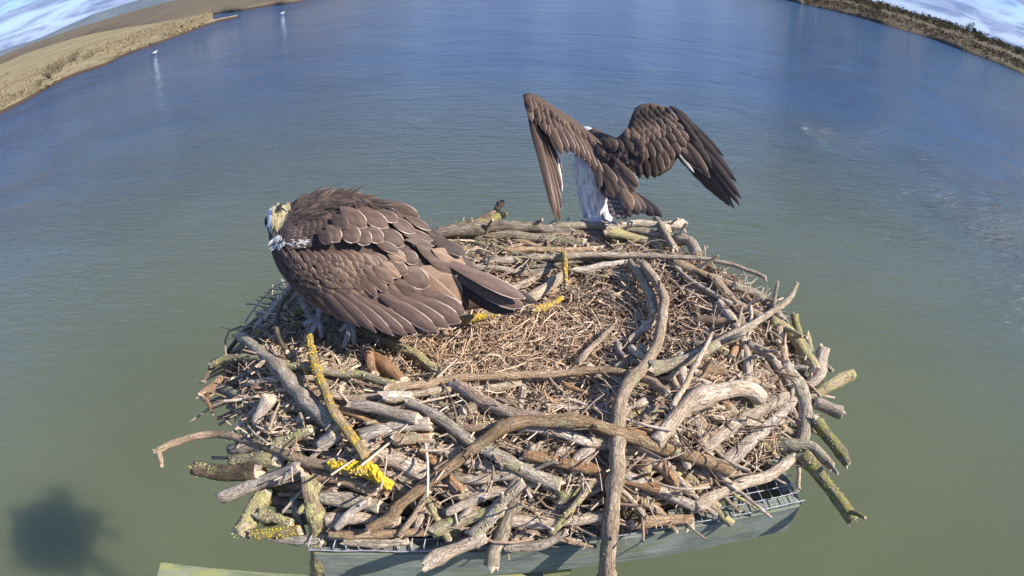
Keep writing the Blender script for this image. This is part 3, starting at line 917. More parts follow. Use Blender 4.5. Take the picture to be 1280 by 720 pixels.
Y, G = M_lump_y, M_lump_g
H = [
 # name, points, r0, r1, bark, lift, label, stubs, lump
 ('branch', [(460, 661), (487, 648), (500, 632), (527, 609), (562, 584), (598, 556), (629, 533), (656, 527), (691, 526), (736, 529), (776, 542), (820, 558), (869, 571), (913, 589)], 6.3, 9.0, 'tan', .046, 'long smooth tan branch arching across the front of the nest', 1, None),
 ('branch', [(803, 330), (820, 353), (830, 373), (827, 400), (823, 427), (808, 455), (786, 480), (774, 511), (772, 555), (771, 591), (767, 622), (762, 662), (759, 707), (757, 730)], 6.8, 9.0, 'tan', .048, 'crooked branch running top to bottom over the front of the nest', 3, (60, .0022, G, (.65, 1))),
 ('branch', [(788, 328), (803, 348), (813, 370), (818, 392)], 5, 7, 'grey', .03, None, 1, None),
 ('branch', [(690, 322), (735, 319), (780, 319), (823, 320), (870, 323), (903, 328), (933, 337), (957, 347)], 4.5, 2.2, 'pale', .035, 'straight pale stick pointing right over the rear rim', 0, None),
 ('stick', [(713, 340), (747, 333), (787, 326)], 4, 4, 'pale', .02, None, 0, None),
 ('branch', [(813, 462), (847, 454), (880, 440), (907, 425), (937, 408), (963, 390), (987, 373), (996, 355)], 8, 3.2, 'grey', .04, 'pale grey branch with a forked tip jutting out at the right rim', 3, None),
 ('branch', [(386, 422), (390, 443), (396, 466), (407, 490), (418, 518), (434, 538), (446, 553), (457, 572), (466, 592)], 6, 6.5, 'yellow', .06, 'curved branch coated in bright yellow lichen on the left side', 1, (90, .0022, Y, (.02, .32))),
 ('branch', [(265, 456, -.06), (282, 448, -.06), (304, 447), (332, 449), (357, 456), (379, 457), (404, 463), (434, 467), (462, 472), (496, 483)], 4.5, 5, 'lichen', .035, 'pale lichen crusted twig reaching out over the left rim', 1, (190, .0025, G, (0, 1))),
 ('branch', [(484, 484), (530, 480), (567, 474), (633, 469), (700, 467), (753, 462), (789, 469), (815, 478), (835, 492)], 5, 5.5, 'tan', .04, 'thin olive branch lying level across the front edge of the cup', 1, (50, .0018, G, (.3, 1))),
 ('branch', [(194, 565, -.12), (224, 551, -.12), (264, 543, -.12), (291, 545, -.11), (327, 557), (358, 569), (389, 578), (420, 584), (456, 591), (482, 602)], 5, 6.5, 'tan', .05, 'long bare branch reaching furthest out to the left with a hooked tip', 0, (190, .0027, Y, (.76, 1))),
 ('stick', [(414, 581), (440, 586), (468, 593), (484, 603)], 5.5, 5.5, 'yellow', .066, None, 0, (300, .0030, Y, (0, 1))),
 ('twig', [(196, 563, -.12), (200, 572, -.12), (203, 582, -.13)], 4, 2.5, 'tan', .05, None, 0, None),
 ('twig', [(255, 477, -.09), (262, 463, -.08), (282, 443, -.07), (301, 418, -.06), (318, 402, -.05), (337, 391, -.04), (356, 384)], 2.6, 3.2, 'dark', .02, 'thin dark twig bowed outside the left rim', 1, None),
 ('twig', [(366, 362), (352, 380), (346, 402), (348, 421), (359, 440)], 2.5, 3, 'dark', .05, None, 0, None),
 ('branch', [(312, 425, -.06), (334, 413, -.05), (359, 396), (380, 386)], 6.5, 6, 'moss', .02, None, 1, None),
 ('branch', [(251, 496, -.1), (268, 482, -.1), (282, 471, -.1), (296, 454, -.08), (310, 432)], 6, 5, 'brown', .02, 'crooked brown stub poking out below the bowed twig', 0, None),
 ('twig', [(256, 494, -.1), (261, 505, -.11), (266, 519, -.12)], 2.5, 1.6, 'brown', .02, None, 0, None),
 ('branch', [(271, 485, -.11), (290, 491, -.11), (315, 504), (346, 527), (365, 545)], 6, 7, 'grey', .01, None, 0, None),
 ('log', [(301, 421), (323, 438), (348, 460), (373, 490), (396, 513), (424, 536)], 9, 12.5, 'grey', .03, 'thick rough grey log slanting down the left flank', 2, None),
 ('log', [(320, 526), (337, 497)], 8, 8.5, 'pale', .03, None, 0, None),
 ('stick', [(344, 556), (367, 547), (389, 537)], 6, 6.5, 'lichen', .04, None, 0, (70, .003, G, (0, 1))),
 ('log', [(276, 622, -.16), (309, 609, -.15), (344, 596), (376, 582)], 9, 10.5, 'pale', .035, 'pale split log jutting out at the lower left corner', 0, None),
 ('log', [(244, 587, -.15), (282, 591, -.14), (325, 589)], 11, 11.5, 'dark', .01, 'short dark log with a lichen green end left of the pale split log', 0, (150, .0022, G, (0, .3))),
 ('log', [(290, 579, -.13), (318, 574), (346, 576)], 10, 11, 'lichen', .02, None, 0, (160, .002, G, (0, 1))),
 ('stick', [(286, 562, -.12), (310, 560), (330, 563)], 6, 6, 'pale', .015, None, 0, None),
 ('log', [(301, 667, -.19), (316, 642, -.17), (332, 614, -.15)], 13, 11.5, 'lichen', .02, 'fat pale lichened log end hanging at the lowest left of the heap', 0, (150, .002, G, (0, 1))),
 ('stick', [(316, 668, -.18), (344, 665, -.17), (374, 663)], 7.5, 6.5, 'moss', .01, None, 0, (260, .0017, M_lump_y, (0, 1))),
 ('log', [(330, 622, -.17), (360, 628, -.17), (396, 634, -.16)], 9, 9, 'dark', .0, None, 0, None),
 ('stick', [(342, 596, -.15), (350, 630, -.17), (352, 664, -.19)], 6, 5, 'dark', .01, None, 1, None),
 ('stick', [(364, 596, -.14), (370, 632, -.16), (376, 668, -.18)], 6, 6, 'grey', .0, None, 1, None),
 ('log', [(332, 650, -.19), (362, 648, -.18), (396, 650, -.17)], 8, 8, 'dark', -.01, None, 0, None),
 ('stick', [(312, 604, -.16), (340, 606, -.16), (384, 616, -.15)], 6, 7, 'moss', .0, None, 1, None),
 ('stick', [(340, 672, -.19), (372, 676, -.18), (402, 674, -.17)], 6, 6, 'grey', .0, None, 0, None),
 ('log', [(360, 610, -.15), (385, 606, -.14), (420, 612)], 8, 8, 'tan', .0, None, 0, None),
 ('log', [(430, 676, -.16), (470, 679, -.16), (510, 676, -.16)], 7, 6, 'grey', .01, None, 0, None),
 ('stick', [(420, 660), (440, 640), (462, 626)], 5, 5, 'pale', .03, None, 1, None),
 ('stick', [(500, 670), (520, 640), (536, 615)], 4.5, 4, 'tan', .03, None, 1, None),
 ('stick', [(560, 640), (600, 622), (640, 612)], 6, 5, 'pale', .03, None, 1, None),
 ('stick', [(690, 665), (720, 630), (742, 600)], 5.5, 5, 'lichen', .03, None, 1, None),
 ('branch', [(840, 470), (850, 500), (842, 530)], 5, 5, 'tan', .02, None, 1, None),
 ('branch', [(900, 380), (925, 420), (935, 460), (930, 490)], 6, 6, 'pale', .025, None, 2, None),
 ('stick', [(935, 430), (965, 450), (985, 478)], 6, 5, 'pale', .03, None, 1, None),
 ('stick', [(328, 644, -.16), (345, 648), (364, 655)], 8, 7, 'lichen', .01, None, 0, (110, .002, G, (.2, 1))),
 ('log', [(386, 596), (391, 625), (397, 655), (399, 690), (400, 716)], 11.5, 14, 'lichen', .035, 'upright lichened log standing over the left end of the front board', 1, None),
 ('log', [(440, 505), (476, 512), (522, 523)], 8, 8.5, 'pale', .035, 'smooth pinkish peeled log below the yellow lichened branch', 0, None),
 ('branch', [(404, 492), (440, 498), (479, 496), (520, 492), (560, 488), (610, 486), (650, 480)], 4.5, 5, 'grey', .025, None, 2, None),
 ('stick', [(479, 496), (513, 495)], 7, 7, 'pale', .034, None, 0, None),
 ('log', [(459, 440), (479, 457), (503, 479)], 10, 11, 'brown', .02, None, 0, None),
 ('log', [(462, 438), (463, 458), (468, 470)], 7, 7, 'brown', .03, None, 0, None),
 ('branch', [(440, 408), (470, 424), (490, 432), (520, 443), (540, 460), (556, 473)], 6, 6, 'lichen', .02, None, 1, (110, .002, G, (.4, 1))),
 ('branch', [(571, 482), (607, 504), (642, 518), (682, 524)], 9, 7.5, 'brown', .03, None, 0, None),
 ('log', [(511, 505), (544, 520), (576, 542), (611, 564), (651, 586), (698, 607)], 8.5, 10, 'grey', .028, 'long grey log slanting behind the arching branch', 1, (80, .002, G, (.4, 1))),
 ('log', [(655, 568), (718, 582), (762, 593), (824, 611)], 8, 8.5, 'brown', .03, None, 1, None),
 ('log', [(655, 534), (696, 540), (736, 554)], 8, 7.5, 'pale', .02, None, 0, None),
 ('log', [(493, 550), (538, 547)], 7, 7.5, 'tan', .03, None, 0, None),
 ('log', [(490, 533), (537, 529)], 9.5, 9, 'pale', .02, None, 0, None),
 ('log', [(457, 562), (495, 574), (532, 592)], 15, 12, 'pale', .015, 'broad cracked pale log at the front left of the arching branch', 0, None),
 ('log', [(452, 545), (491, 537)], 11, 10, 'pale', .02, None, 0, None),
 ('log', [(530, 707, -.14), (555, 693, -.135), (580, 682), (607, 672)], 10, 9.5, 'pale', .03, 'pale log hanging over the front board', 0, None),
 ('log', [(633, 651), (700, 652), (757, 645)], 9, 8, 'pale', .02, None, 1, None),
 ('log', [(588, 668), (607, 656), (629, 627), (653, 603)], 9, 7.5, 'grey', .04, None, 1, (90, .002, G, (0, 1))),
 ('log', [(544, 663), (580, 649), (628, 638)], 12, 10, 'lichen', .02, None, 0, None),
 ('log', [(633, 684, -.155), (678, 680, -.15), (709, 664)], 8, 6, 'pale', .02, None, 0, None),
 ('branch', [(820, 553), (842, 524), (869, 500), (904, 489), (936, 487), (950, 498)], 9.5, 11, 'pale', .035, 'smooth pale branch curling over at the right of the nest', 0, None),
 ('branch', [(878, 564), (909, 538), (944, 516), (982, 495)], 9, 8, 'pale', .025, 'pale peeled pole beside the curling branch', 0, None),
 ('branch', [(905, 580), (944, 547), (976, 518), (995, 496)], 8, 8, 'pale', .02, None, 0, None),
 ('log', [(1003, 567), (1029, 600, -.15), (1051, 627, -.17), (1065, 650, -.19)], 9.5, 8.5, 'moss', .015, 'mossy green log pointing down past the right corner of the platform', 1, (240, .0021, G, (0, 1))),
 ('log', [(1018, 525), (1042, 553, -.13), (1060, 579, -.15)], 8.5, 6.5, 'moss', .015, None, 0, (90, .002, G, (0, .6))),
 ('log', [(1005, 505), (1038, 481, -.08), (1065, 469, -.08)], 8.5, 8.5, 'lichen', .03, 'stout lichened stub sticking out furthest to the right', 0, (90, .002, G, (0, 1))),
 ('log', [(1018, 503), (1052, 516, -.1)], 8, 8, 'grey', .015, None, 0, None),
 ('log', [(978, 456), (998, 486), (1007, 516), (1001, 553)], 11.5, 10.5, 'grey', .03, 'knobbly grey upright log at the right rim', 2, (90, .002, G, (0, 1))),
 ('branch', [(985, 556), (1015, 559), (1039, 582, -.13)], 8, 6, 'grey', .025, None, 1, None),
 ('branch', [(917, 357), (943, 367), (963, 383), (980, 407), (1000, 427), (1012, 452)], 6, 7, 'grey', .025, 'weathered limb curving down the right rim', 2, None),
 ('branch', [(962, 400), (989, 418), (1007, 444), (1018, 462)], 8, 8, 'lichen', .02, None, 2, (90, .002, G, (0, 1))),
 ('twig', [(1027, 433, -.05), (1023, 447, -.05), (1040, 464, -.07)], 4, 3, 'grey', .02, None, 0, None),
 ('stick', [(1029, 438, -.05), (1022, 467), (1010, 484)], 8, 8, 'pale', .03, None, 0, None),
 ('stick', [(993, 395), (998, 420)], 5, 4.5, 'moss', .03, None, 0, None),
 ('stick', [(1008, 418), (1014, 440)], 4.5, 4, 'lichen', .02, None, 0, None),
 ('log', [(868, 634), (890, 622), (927, 604), (958, 596), (989, 574)], 9, 8.5, 'pale', .03, 'long pale log over the right end of the wire mesh', 0, None),
 ('log', [(780, 594), (824, 613), (871, 636)], 8, 8, 'pale', .028, None, 1, None),
 ('stick', [(842, 507), (869, 458), (891, 416)], 4, 2.6, 'tan', .06, 'thin straight stick leaning with a patch of yellow lichen', 0, (25, .0022, Y, (.15, .4))),
 ('twig', [(998, 576), (998, 611, -.14)], 3, 3, 'pale', .0, None, 0, None),
 ('branch', [(567, 284), (597, 277), (618, 265), (627, 253, .045)], 5, 4, 'dark', .02, 'dark knotty branch end poking up behind the left osprey', 3, None),
 ('branch', [(585, 282), (608, 276), (632, 268, .03)], 5.5, 4, 'moss', .015, None, 1, None),
 ('branch', [(545, 292), (607, 284), (657, 283), (707, 291), (757, 294)], 7, 6.5, 'dark', .01, 'long dark branch along the back rim', 1, None),
 ('branch', [(593, 298), (633, 293), (690, 302), (730, 304)], 7, 6, 'grey', .01, None, 1, None),
 ('branch', [(757, 289), (793, 297), (836, 309)], 6, 5, 'lichen', .015, None, 1, (80, .002, G, (0, 1))),
 ('branch', [(690, 283), (750, 282), (800, 288), (840, 297)], 5, 5, 'grey', .005, None, 1, None),
 ('branch', [(760, 284), (800, 279), (852, 284)], 5, 4, 'pale', .02, None, 1, None),
 ('stick', [(593, 335), (627, 337), (657, 341), (685, 338)], 4, 4, 'grey', .015, None, 1, None),
 ('stick', [(630, 312), (693, 312), (742, 313)], 3.5, 4, 'tan', .015, None, 0, None),
 ('stick', [(607, 327), (673, 323), (742, 320)], 5, 4.5, 'grey', .012, None, 0, None),
 ('stick', [(600, 315), (650, 318), (700, 330)], 5, 4, 'dark', .006, None, 0, None),
 ('stick', [(638, 363), (663, 350), (690, 336)], 5, 4, 'pale', .015, None, 0, None),
 ('stick', [(661, 374), (683, 360), (703, 345)], 7, 6, 'pale', .015, None, 0, None),
 ('stick', [(705, 315), (706, 336), (708, 358)], 3.2, 3.2, 'yellow', .05, 'short upright stick covered in bright yellow lichen in the cup', 0, (90, .0022, Y, (0, 1))),
 ('stick', [(574, 401), (597, 397), (622, 392)], 5, 4, 'yellow', .02, 'yellow lichened stick lying under the left osprey tail', 0, (120, .0022, Y, (0, 1))),
 ('stick', [(666, 388), (684, 384), (703, 372)], 4.5, 3.5, 'yellow', .02, None, 0, (110, .0022, Y, (0, 1))),
 ('stick', [(820, 273), (830, 290), (843, 311)], 4, 5, 'grey', .03, None, 0, None),
 ('stick', [(828, 286), (852, 279, .02)], 6.5, 7, 'pale', .02, 'broken pale stick end on the rear rim right of the osprey with raised wings', 0, None),
 ('twig', [(850, 280, .02), (857, 291, .0)], 2.5, 1.2, 'pale', .02, None, 0, None),
 ('log', [(843, 298), (862, 302), (871, 318)], 7.5, 8, 'grey', .01, None, 1, None),
 ('log', [(893, 352), (920, 380), (950, 398)], 8, 7, 'tan', .015, None, 1, None),
 ('log', [(868, 402), (897, 402), (935, 412)], 8, 7, 'brown', .015, None, 1, None),
 ('log', [(772, 461), (787, 448), (804, 436)], 8, 6.5, 'grey', .02, None, 1, None),
 ('stick', [(785, 428), (800, 415), (815, 401)], 5, 5.5, 'pale', .02, None, 0, None),
 ('stick', [(771, 430), (777, 443), (793, 452)], 4.5, 4, 'grey', .02, None, 0, None),
 ('stick', [(723, 453), (753, 420), (767, 407)], 4, 3, 'tan', .015, None, 1, None),
 ('log', [(973, 407), (977, 430), (980, 455)], 9, 8, 'tan', .02, None, 1, None),
 ('log', [(400, 558), (422, 541)], 9, 9, 'pale', .04, 'short whitish cut log with a pale face right of the thick grey log', 0, None),
 ('log', [(393, 591), (430, 599), (470, 612)], 9.5, 9, 'tan', .02, None, 0, None),
 ('log', [(402, 622), (440, 626), (475, 634)], 10.5, 10, 'grey', .02, None, 0, None),
 ('log', [(410, 650), (450, 648), (500, 652)], 10, 9, 'pale', .01, None, 0, None),
 ('log', [(412, 668), (470, 668), (540, 664)], 6.5, 6, 'tan', .02, None, 0, None),
 ('log', [(700, 620), (735, 607), (756, 596)], 9, 8, 'lichen', .015, None, 0, None),
 ('log', [(820, 480), (860, 470), (905, 462)], 9, 8, 'tan', .01, None, 1, None),
 ('log', [(790, 655), (830, 650), (865, 648)], 8, 8, 'tan', .01, None, 0, None),
 ('twig', [(768, 605), (790, 625), (808, 648)], 4, 3, 'tan', .04, None, 0, None),
 ('branch', [(375, 378), (390, 400), (384, 425)], 6, 5, 'grey', .015, None, 1, None),
 ('branch', [(400, 395), (418, 425), (445, 455)], 8, 9, 'grey', .0, None, 1, None),
 ('branch', [(845, 330), (880, 345), (920, 360)], 7, 6, 'tan', .012, None, 1, None),
 ('branch', [(955, 345), (958, 352, .0)], 2, 1, 'pale', .03, None, 0, None),
]
for h in H:
    nm, pts, r0, r1, mt, lift, lab, stubs, lump = h
    if len(pts) == 2:
        a, b_ = pts
        pts = [a, tuple((p + q) / 2 for p, q in zip(a[:2], b_[:2])), b_] if (len(a) == 2 and len(b_) == 2) else [a, b_]
    stick(nm, pts, r0, r1, mt, lift, lab, stubs, 0.13, lump, 12 if r0 > 6 else 9)
# bright lichen knob where the two yellow branches meet
kn = [at_t(x, y, hit(x, y, .070)) for x, y in [(440, 582), (462, 584), (470, 592), (480, 603), (486, 606)]]
lichen_lumps(catmull(kn, 12), lambda t: .009, 420, .0036, Y, nest, 99)['label'] = 'lumpy bright yellow lichen clump where the yellow branches meet'

# filler sticks laid into the heap
rnd = random.Random(11)
def laid(name, c, ang, L, r, mat, lift, bend=0.0, sides=9, under=False):
    NH[0] += 1
    seed = NH[0] * 1.37
    n = max(5, int(L / 0.022))
    d = Vector((cos(ang), sin(ang), 0)); s_ = Vector((-d.y, d.x, 0))
    xy = [Vector((c[0], c[1], 0)) + d * ((k / n - .5) * L) + s_ * (bend * L * (1 - (2 * k / n - 1) ** 2) + .5 * r * noise.noise(Vector((k * .8, seed, 0)))) for k in range(n + 1)]
    zs = [max(S(p.x, p.y), -0.2) for p in xy]
    m0 = sum(zs[:2]) / 2; m1 = sum(zs[-2:]) / 2
    lin = [m0 + (m1 - m0) * k / n for k in range(n + 1)]
    up = max(0.0, max(z - l for z, l in zip(zs, lin)) - .012)
    pts = [Vector((p.x, p.y, .55 * (l + up * .8) + .45 * max(z, l) + lift)) for p, z, l in zip(xy, zs, lin)]
    kn_ = [(rnd.random(), rnd.uniform(.05, .3)) for _ in range(2)]
    tp = rnd.uniform(.55, .95)
    def radf(t): return r * (1 + (tp - 1) * t) * (1 + sum(a * exp(-((t - q) * L / (r * 1.3)) ** 2) for q, a in kn_))
    mb = MB()
    V, Fc, M_, A = tube(pts, radf, sides, .15, seed)
    mb.add(V, Fc, M_, A)
    if rnd.random() < .4:
        i = rnd.randint(1, n - 1); e = pts[i] + Vector((rnd.uniform(-1, 1), rnd.uniform(-1, 1), rnd.uniform(.1, 1))).normalized() * r * rnd.uniform(2, 5)
        V, Fc, M_, A = tube(catmull([pts[i], (pts[i] + e) / 2, e], 3), lambda t: r * .4 * (1 - .3 * t), 6, .1, seed + .3)
        mb.add(V, Fc, M_, A)
    if under:
        k_ = list(BK).index(mat) if mat in BK else 0
        under_mb.add(mb.v, mb.f, [k_ if q == 0 else len(BK) for q in mb.m], mb.a)
        return
    mb.build(name, [BK[mat], M_cut], nest, bark=True)
under_mb = MB()
UNDER = []
nfill = 0
while nfill < 900:
    a = rnd.uniform(0, 2 * pi)
    rr = rnd.choice([rnd.uniform(.62, .8), rnd.uniform(.72, .97), rnd.uniform(.8, .98)])
    x, y = CX + AX * rr * cos(a), CY + BY * rr * sin(a)
    if x > .40 and y < .80: continue
    tang = atan2(BY * cos(a), -AX * sin(a))
    front = max(0, -sin(a))
    if front > .3 or (front > 0 and cos(a) < -.5):
        ang = rnd.gauss(0, .5) + (0.25 if rnd.random() < .5 else -0.25)
        L, r, nm = rnd.uniform(.10, .32), rnd.choice([rnd.uniform(.0045, .008), rnd.uniform(.0065, .011), rnd.uniform(.009, .0145)]), 'log'
        if rnd.random() < .38: L, r, ang = rnd.uniform(.22, .5), rnd.uniform(.0028, .0052), ang * .45
        if r < .008: nm = 'stick'
        mat = rnd.choice(['pale', 'grey', 'tan', 'lichen', 'grey', 'pale', 'brown', 'tan'])
    else:
        ang = tang + rnd.gauss(0, .45)
        L, r, nm = rnd.uniform(.13, .42), rnd.uniform(.0035, .009), 'stick'
        mat = rnd.choice(['grey', 'tan', 'dark', 'grey', 'brown', 'pale', 'tan', 'moss'])
        if sin(a) > .3 and rnd.random() < .5: mat = rnd.choice(['dark', 'grey'])
    if rr > .9: L *= .75
    under = nfill >= 172
    laid(nm, (x, y), ang, L, r, mat, rnd.uniform(-.022, .006) if under else rnd.uniform(-.006, .020), rnd.gauss(0, .07), under=under)
    nfill += 1

under_mb.build('buried_sticks', list(BK.values()) + [M_cut], nest, bark=True)['kind'] = 'stuff'

# thin twigs, chips and straw past counting
def strands(name, n, mat, place, lenr, radr, curl, sides=3, seg=4, tilt=.35):
    mb = MB()
    for _ in range(n):
        x, y, zoff = place()
        L = rnd.uniform(*lenr); r = rnd.uniform(*radr)
        a = rnd.uniform(0, 2 * pi)
        d = Vector((cos(a), sin(a), rnd.gauss(0, tilt))).normalized()
        s_ = Vector((-sin(a), cos(a), rnd.gauss(0, .5)))
        c = Vector((x, y, S(x, y) + zoff))
        cu = rnd.gauss(0, curl)
        ks = rnd.gauss(0, curl)
        pts = [c + d * L * (k / seg - .5) + s_ * L * (cu * (1 - (2 * k / seg - 1) ** 2) + ks * sin(6 * k / seg) * .3) for k in range(seg + 1)]
        col = rnd.random()
        V, Fc, M_, A = tube(pts, lambda t: r * (1 - .4 * t), sides, 0, 0, cap=False)
        mb.add(V, Fc, 0, [(col, rnd.random(), 0)] * len(V))
    o = mb.build(name, mat, nest, bark=True, origin=Vector((CX, CY, -.19)))
    o['kind'] = 'stuff'
    return o
def in_cup():
    while True:
        x, y = rnd.uniform(-.62, .6) + CX, rnd.uniform(-.36, .42) + CY
        if rnd.random() < 1 - .6 * rho(x, y) ** 2.5: return x, y, rnd.uniform(-.02, .014)
def anywhere():
    a, r = rnd.uniform(0, 2 * pi), rnd.uniform(.25, 1.0) ** .7
    if CX + AX * r * cos(a) > .42 and CY + BY * r * sin(a) < .77: return anywhere()
    return CX + AX * r * cos(a), CY + BY * r * sin(a), rnd.uniform(-.022, .012)
strands('straw_lining', 9500, M_straw, in_cup, (.02, .075), (.0005, .0014), .2, tilt=.3)
strands('thin_twigs', 3600, M_twig, anywhere, (.04, .16), (.0009, .0028), .13, sides=4, seg=5)
strands('straw_lining', 1100, M_straw, in_cup, (.045, .12), (.0013, .0026), .12, sides=5, seg=5, tilt=.2)
strands('thin_twigs', 750, M_twig, anywhere, (.07, .24), (.0016, .0038), .1, sides=6, seg=7, tilt=.16)
mb = MB()
for _ in range(5200):
    x, y, z = in_cup() if rnd.random() < .55 else anywhere()
    c = Vector((x, y, S(x, y) + z * .6))
    a = Vector((rnd.gauss(0, 1), rnd.gauss(0, 1), rnd.gauss(0, .5))).normalized() * rnd.uniform(.004, .013)
    b_ = a.cross(Vector((rnd.gauss(0, .4), rnd.gauss(0, .4), 1))).normalized() * rnd.uniform(.0012, .004)
    n_ = a.cross(b_).normalized() * .0012
    mb.add([c - a - b_, c - a * .8 + b_, c + a + b_ * .5, c + a * .9 - b_, c - a * .7 + n_, c + a * .6 + n_ * 1.5],
           [(0, 3, 5, 4), (1, 4, 5, 2), (0, 4, 1), (3, 2, 5), (0, 1, 2, 3)], 0, [(rnd.random(), 0, 0)] * 6)
mb.build('wood_chips', M_chip, nest, smooth=False, bark=True, origin=Vector((CX, CY, -.19)))['kind'] = 'stuff'

# ------------------------------------------------------------------ feathers
def feather_mesh(kind):
    V, Fc, UV = [], [], []
    rows, cols = 8, 4
    for i in range(rows + 1):
        t = i / rows
        if kind == 'covert':   wdt = min(1, (t / .45) ** .6 if t < .45 else 1) * max(0, 1 - max(0, (t - .58) / .42) ** 2.3) ** .6
        elif kind == 'long':   wdt = min(1, .45 + t * 1.1) * max(0, 1 - max(0, (t - .72) / .28) ** 2.2) ** .62
        else:                  wdt = min(1, .5 + t) * (1 - t ** 1.6) ** .8
        wdt = max(wdt, .06 if t < .99 else .12)
        for j in range(cols + 1):
            u = -1 + 2 * j / cols
            back = .10 * (abs(u) ** 2) * (1 if t > .5 else .4)          # rounded tip
            V.append((u * wdt * .5, t - (back * wdt * .3 if kind != 'shag' else 0), (1 - u * u) * .10 * wdt - .05 * t * t))
            UV.append((j / cols, t))
    for i in range(rows):
        for j in range(cols):
            a = i * (cols + 1) + j
            Fc.append((a, a + 1, a + cols + 2, a + cols + 1))
    return V, Fc, UV
FMESH = {}
def fmesh(kind, mat):
    if (kind, mat) not in FMESH:
        V, Fc, UV = feather_mesh(kind)
        me = bpy.data.meshes.new('feather')
        me.from_pydata(V, [], Fc)
        me.materials.append(FM[mat])
        me.polygons.foreach_set('use_smooth', [True] * len(me.polygons))
        l = me.uv_layers.new(name='UVMap')
        for p in me.polygons:
            for li in p.loop_indices: l.data[li].uv = UV[me.loops[li].vertex_index]
        FMESH[(kind, mat)] = me
    return FMESH[(kind, mat)]

def put_feather(parent, A, B, width, normal, mat='brown', kind='covert', name='feather'):
    d = B - A
    L = d.length
    y = d / L
    x = y.cross(normal).normalized()
    z = x.cross(y)
    o = bpy.data.objects.new(name, fmesh(kind, mat))
    add(o, parent)
    M = Matrix(((x.x * width, y.x * L, z.x * width, 0), (x.y * width, y.y * L, z.y * width, 0), (x.z * width, y.z * L, z.z * width, 0), (0, 0, 0, 1)))
    wp = world_of(parent)
    o.matrix_parent_inverse = Matrix.Identity(4)
    M.translation = A - wp
    o.matrix_basis = M
    return o

def loft(secs, N=20, bulge=1.0):
    """closed body from (top px, bottom px, distance, half depth) sections"""
    V, Fc = [], []
    for (tp, bt, D, dep) in secs:
        for k in range(N):
            a = 2 * pi * k / N
            m = .5 + .5 * cos(a)
            x, y = bt[0] + (tp[0] - bt[0]) * m, bt[1] + (tp[1] - bt[1]) * m
            V.append(at_t(x, y, D - dep * sin(a)))
    n = len(secs)
    for i in range(n - 1):
        for k in range(N):
            k2 = (k + 1) % N
            Fc.append((i * N + k, i * N + k2, (i + 1) * N + k2, (i + 1) * N + k))
    Fc.append(tuple(range(N))[::-1]); Fc.append(tuple((n - 1) * N + k for k in range(N)))
    return V, Fc

def resample(secs, n):
    P_ = [Vector((s[0][0], s[0][1], s[1][0])) for s in secs]; Q_ = [Vector((s[1][1], s[2], s[3])) for s in secs]
    A_, B_ = catmull(P_, n), catmull(Q_, n)
    return [((a.x, a.y), (a.z, b.x), b.y, max(b.z, .004)) for a, b in zip(A_, B_)]

class Skin:
    def __init__(s, V, Fc): s.b = BVHTree.FromPolygons([tuple(v) for v in V], [tuple(f) for f in Fc])
    def at(s, x, y, default):
        loc, nrm, i, d = s.b.ray_cast(CAM, ray(x, y), 10)
        if loc is None: return default, -ray(x, y)
        n = nrm if nrm.dot(ray(x, y)) < 0 else -nrm
        return d, n

# ------------------------------------------------------------------ left osprey, hunched with its back to the camera
feet1 = at_t(437, 420, hit(437, 420, .01))
osp = tag(empty('osprey', feet1), 'larger osprey hunched on the left rim with folded wings and pale head turned away', 'bird', 'ospreys on the nest')
D0 = 1.33
secs = [((333, 268), (335, 286), D0, .012), ((337, 261), (336, 297), D0, .03), ((346, 257), (338, 309), D0, .042), ((361, 255), (342, 324), D0, .058),
        ((378, 245), (352, 343), D0, .078), ((402, 239), (372, 366), D0, .096), ((437, 238), (405, 387), D0, .108), ((476, 250), (440, 403), D0, .11),
        ((516, 271), (480, 413), D0 + .01, .10), ((549, 291), (520, 410), D0 + .02, .082), ((578, 319), (553, 399), D0 + .035, .055),
        ((603, 340), (583, 388), D0 + .05, .032), ((632, 355), (622, 384), D0 + .06, .014)]
V1, F1 = loft(resample(secs, 40), 28)
M_bodyc = simple_mat('plumage_cream', (0.36, 0.30, 0.16), (0.50, 0.44, 0.30), 130, 0.8, 0.6, 0.003)
mi = []
for f in F1:
    c = sum((V1[i] for i in f), Vector()) / len(f)
    i_ = f[0] // 28
    up_ = (f[0] % 28)
    top = up_ < 9 or up_ > 19
    mi.append((2 if i_ < 6 else 1) if (i_ < 12 and top and len(f) == 4) else 0)
mesh_obj('body', V1, F1, [M_bodyb, M_bodyc, M_bodyw], osp, midx=mi)
body1 = osp.children[-1]
sk = Skin(V1, F1)
wing1 = empty('wing', world_of(osp)); wing1.parent = osp; wing1.location = (0, 0, 0)
def lerp2(a, b, t): return (a[0] + (b[0] - a[0]) * t, a[1] + (b[1] - a[1]) * t)
def draped(parent, base, tip, wpx, mat='brown', kind='covert', l0=.001, l1=.007, D=None, nmix=.75, name='feather'):
    ta, na = sk.at(base[0], base[1], None)
    tb, nb = sk.at(tip[0], tip[1], None)
    tm, nm = sk.at((base[0] + tip[0]) / 2, (base[1] + tip[1]) / 2, None)
    if ta is None and tb is None:
        ta = tb = D if D else D0
    if ta is None: ta = tb
    if tb is None: tb = ta + .01
    if tm is not None: tb = min(tb, tm + (tm - ta) + .012)
    A, B = at_t(base[0], base[1], ta - l0), at_t(tip[0], tip[1], tb - l1)
    view = -ray((base[0] + tip[0]) / 2, (base[1] + tip[1]) / 2)
    n = (nm if nm is not None else view) * nmix + view * (1 - nmix)
    return put_feather(parent, A, B, wpx * (ta + tb) / 2 / F, n, mat, kind, name)

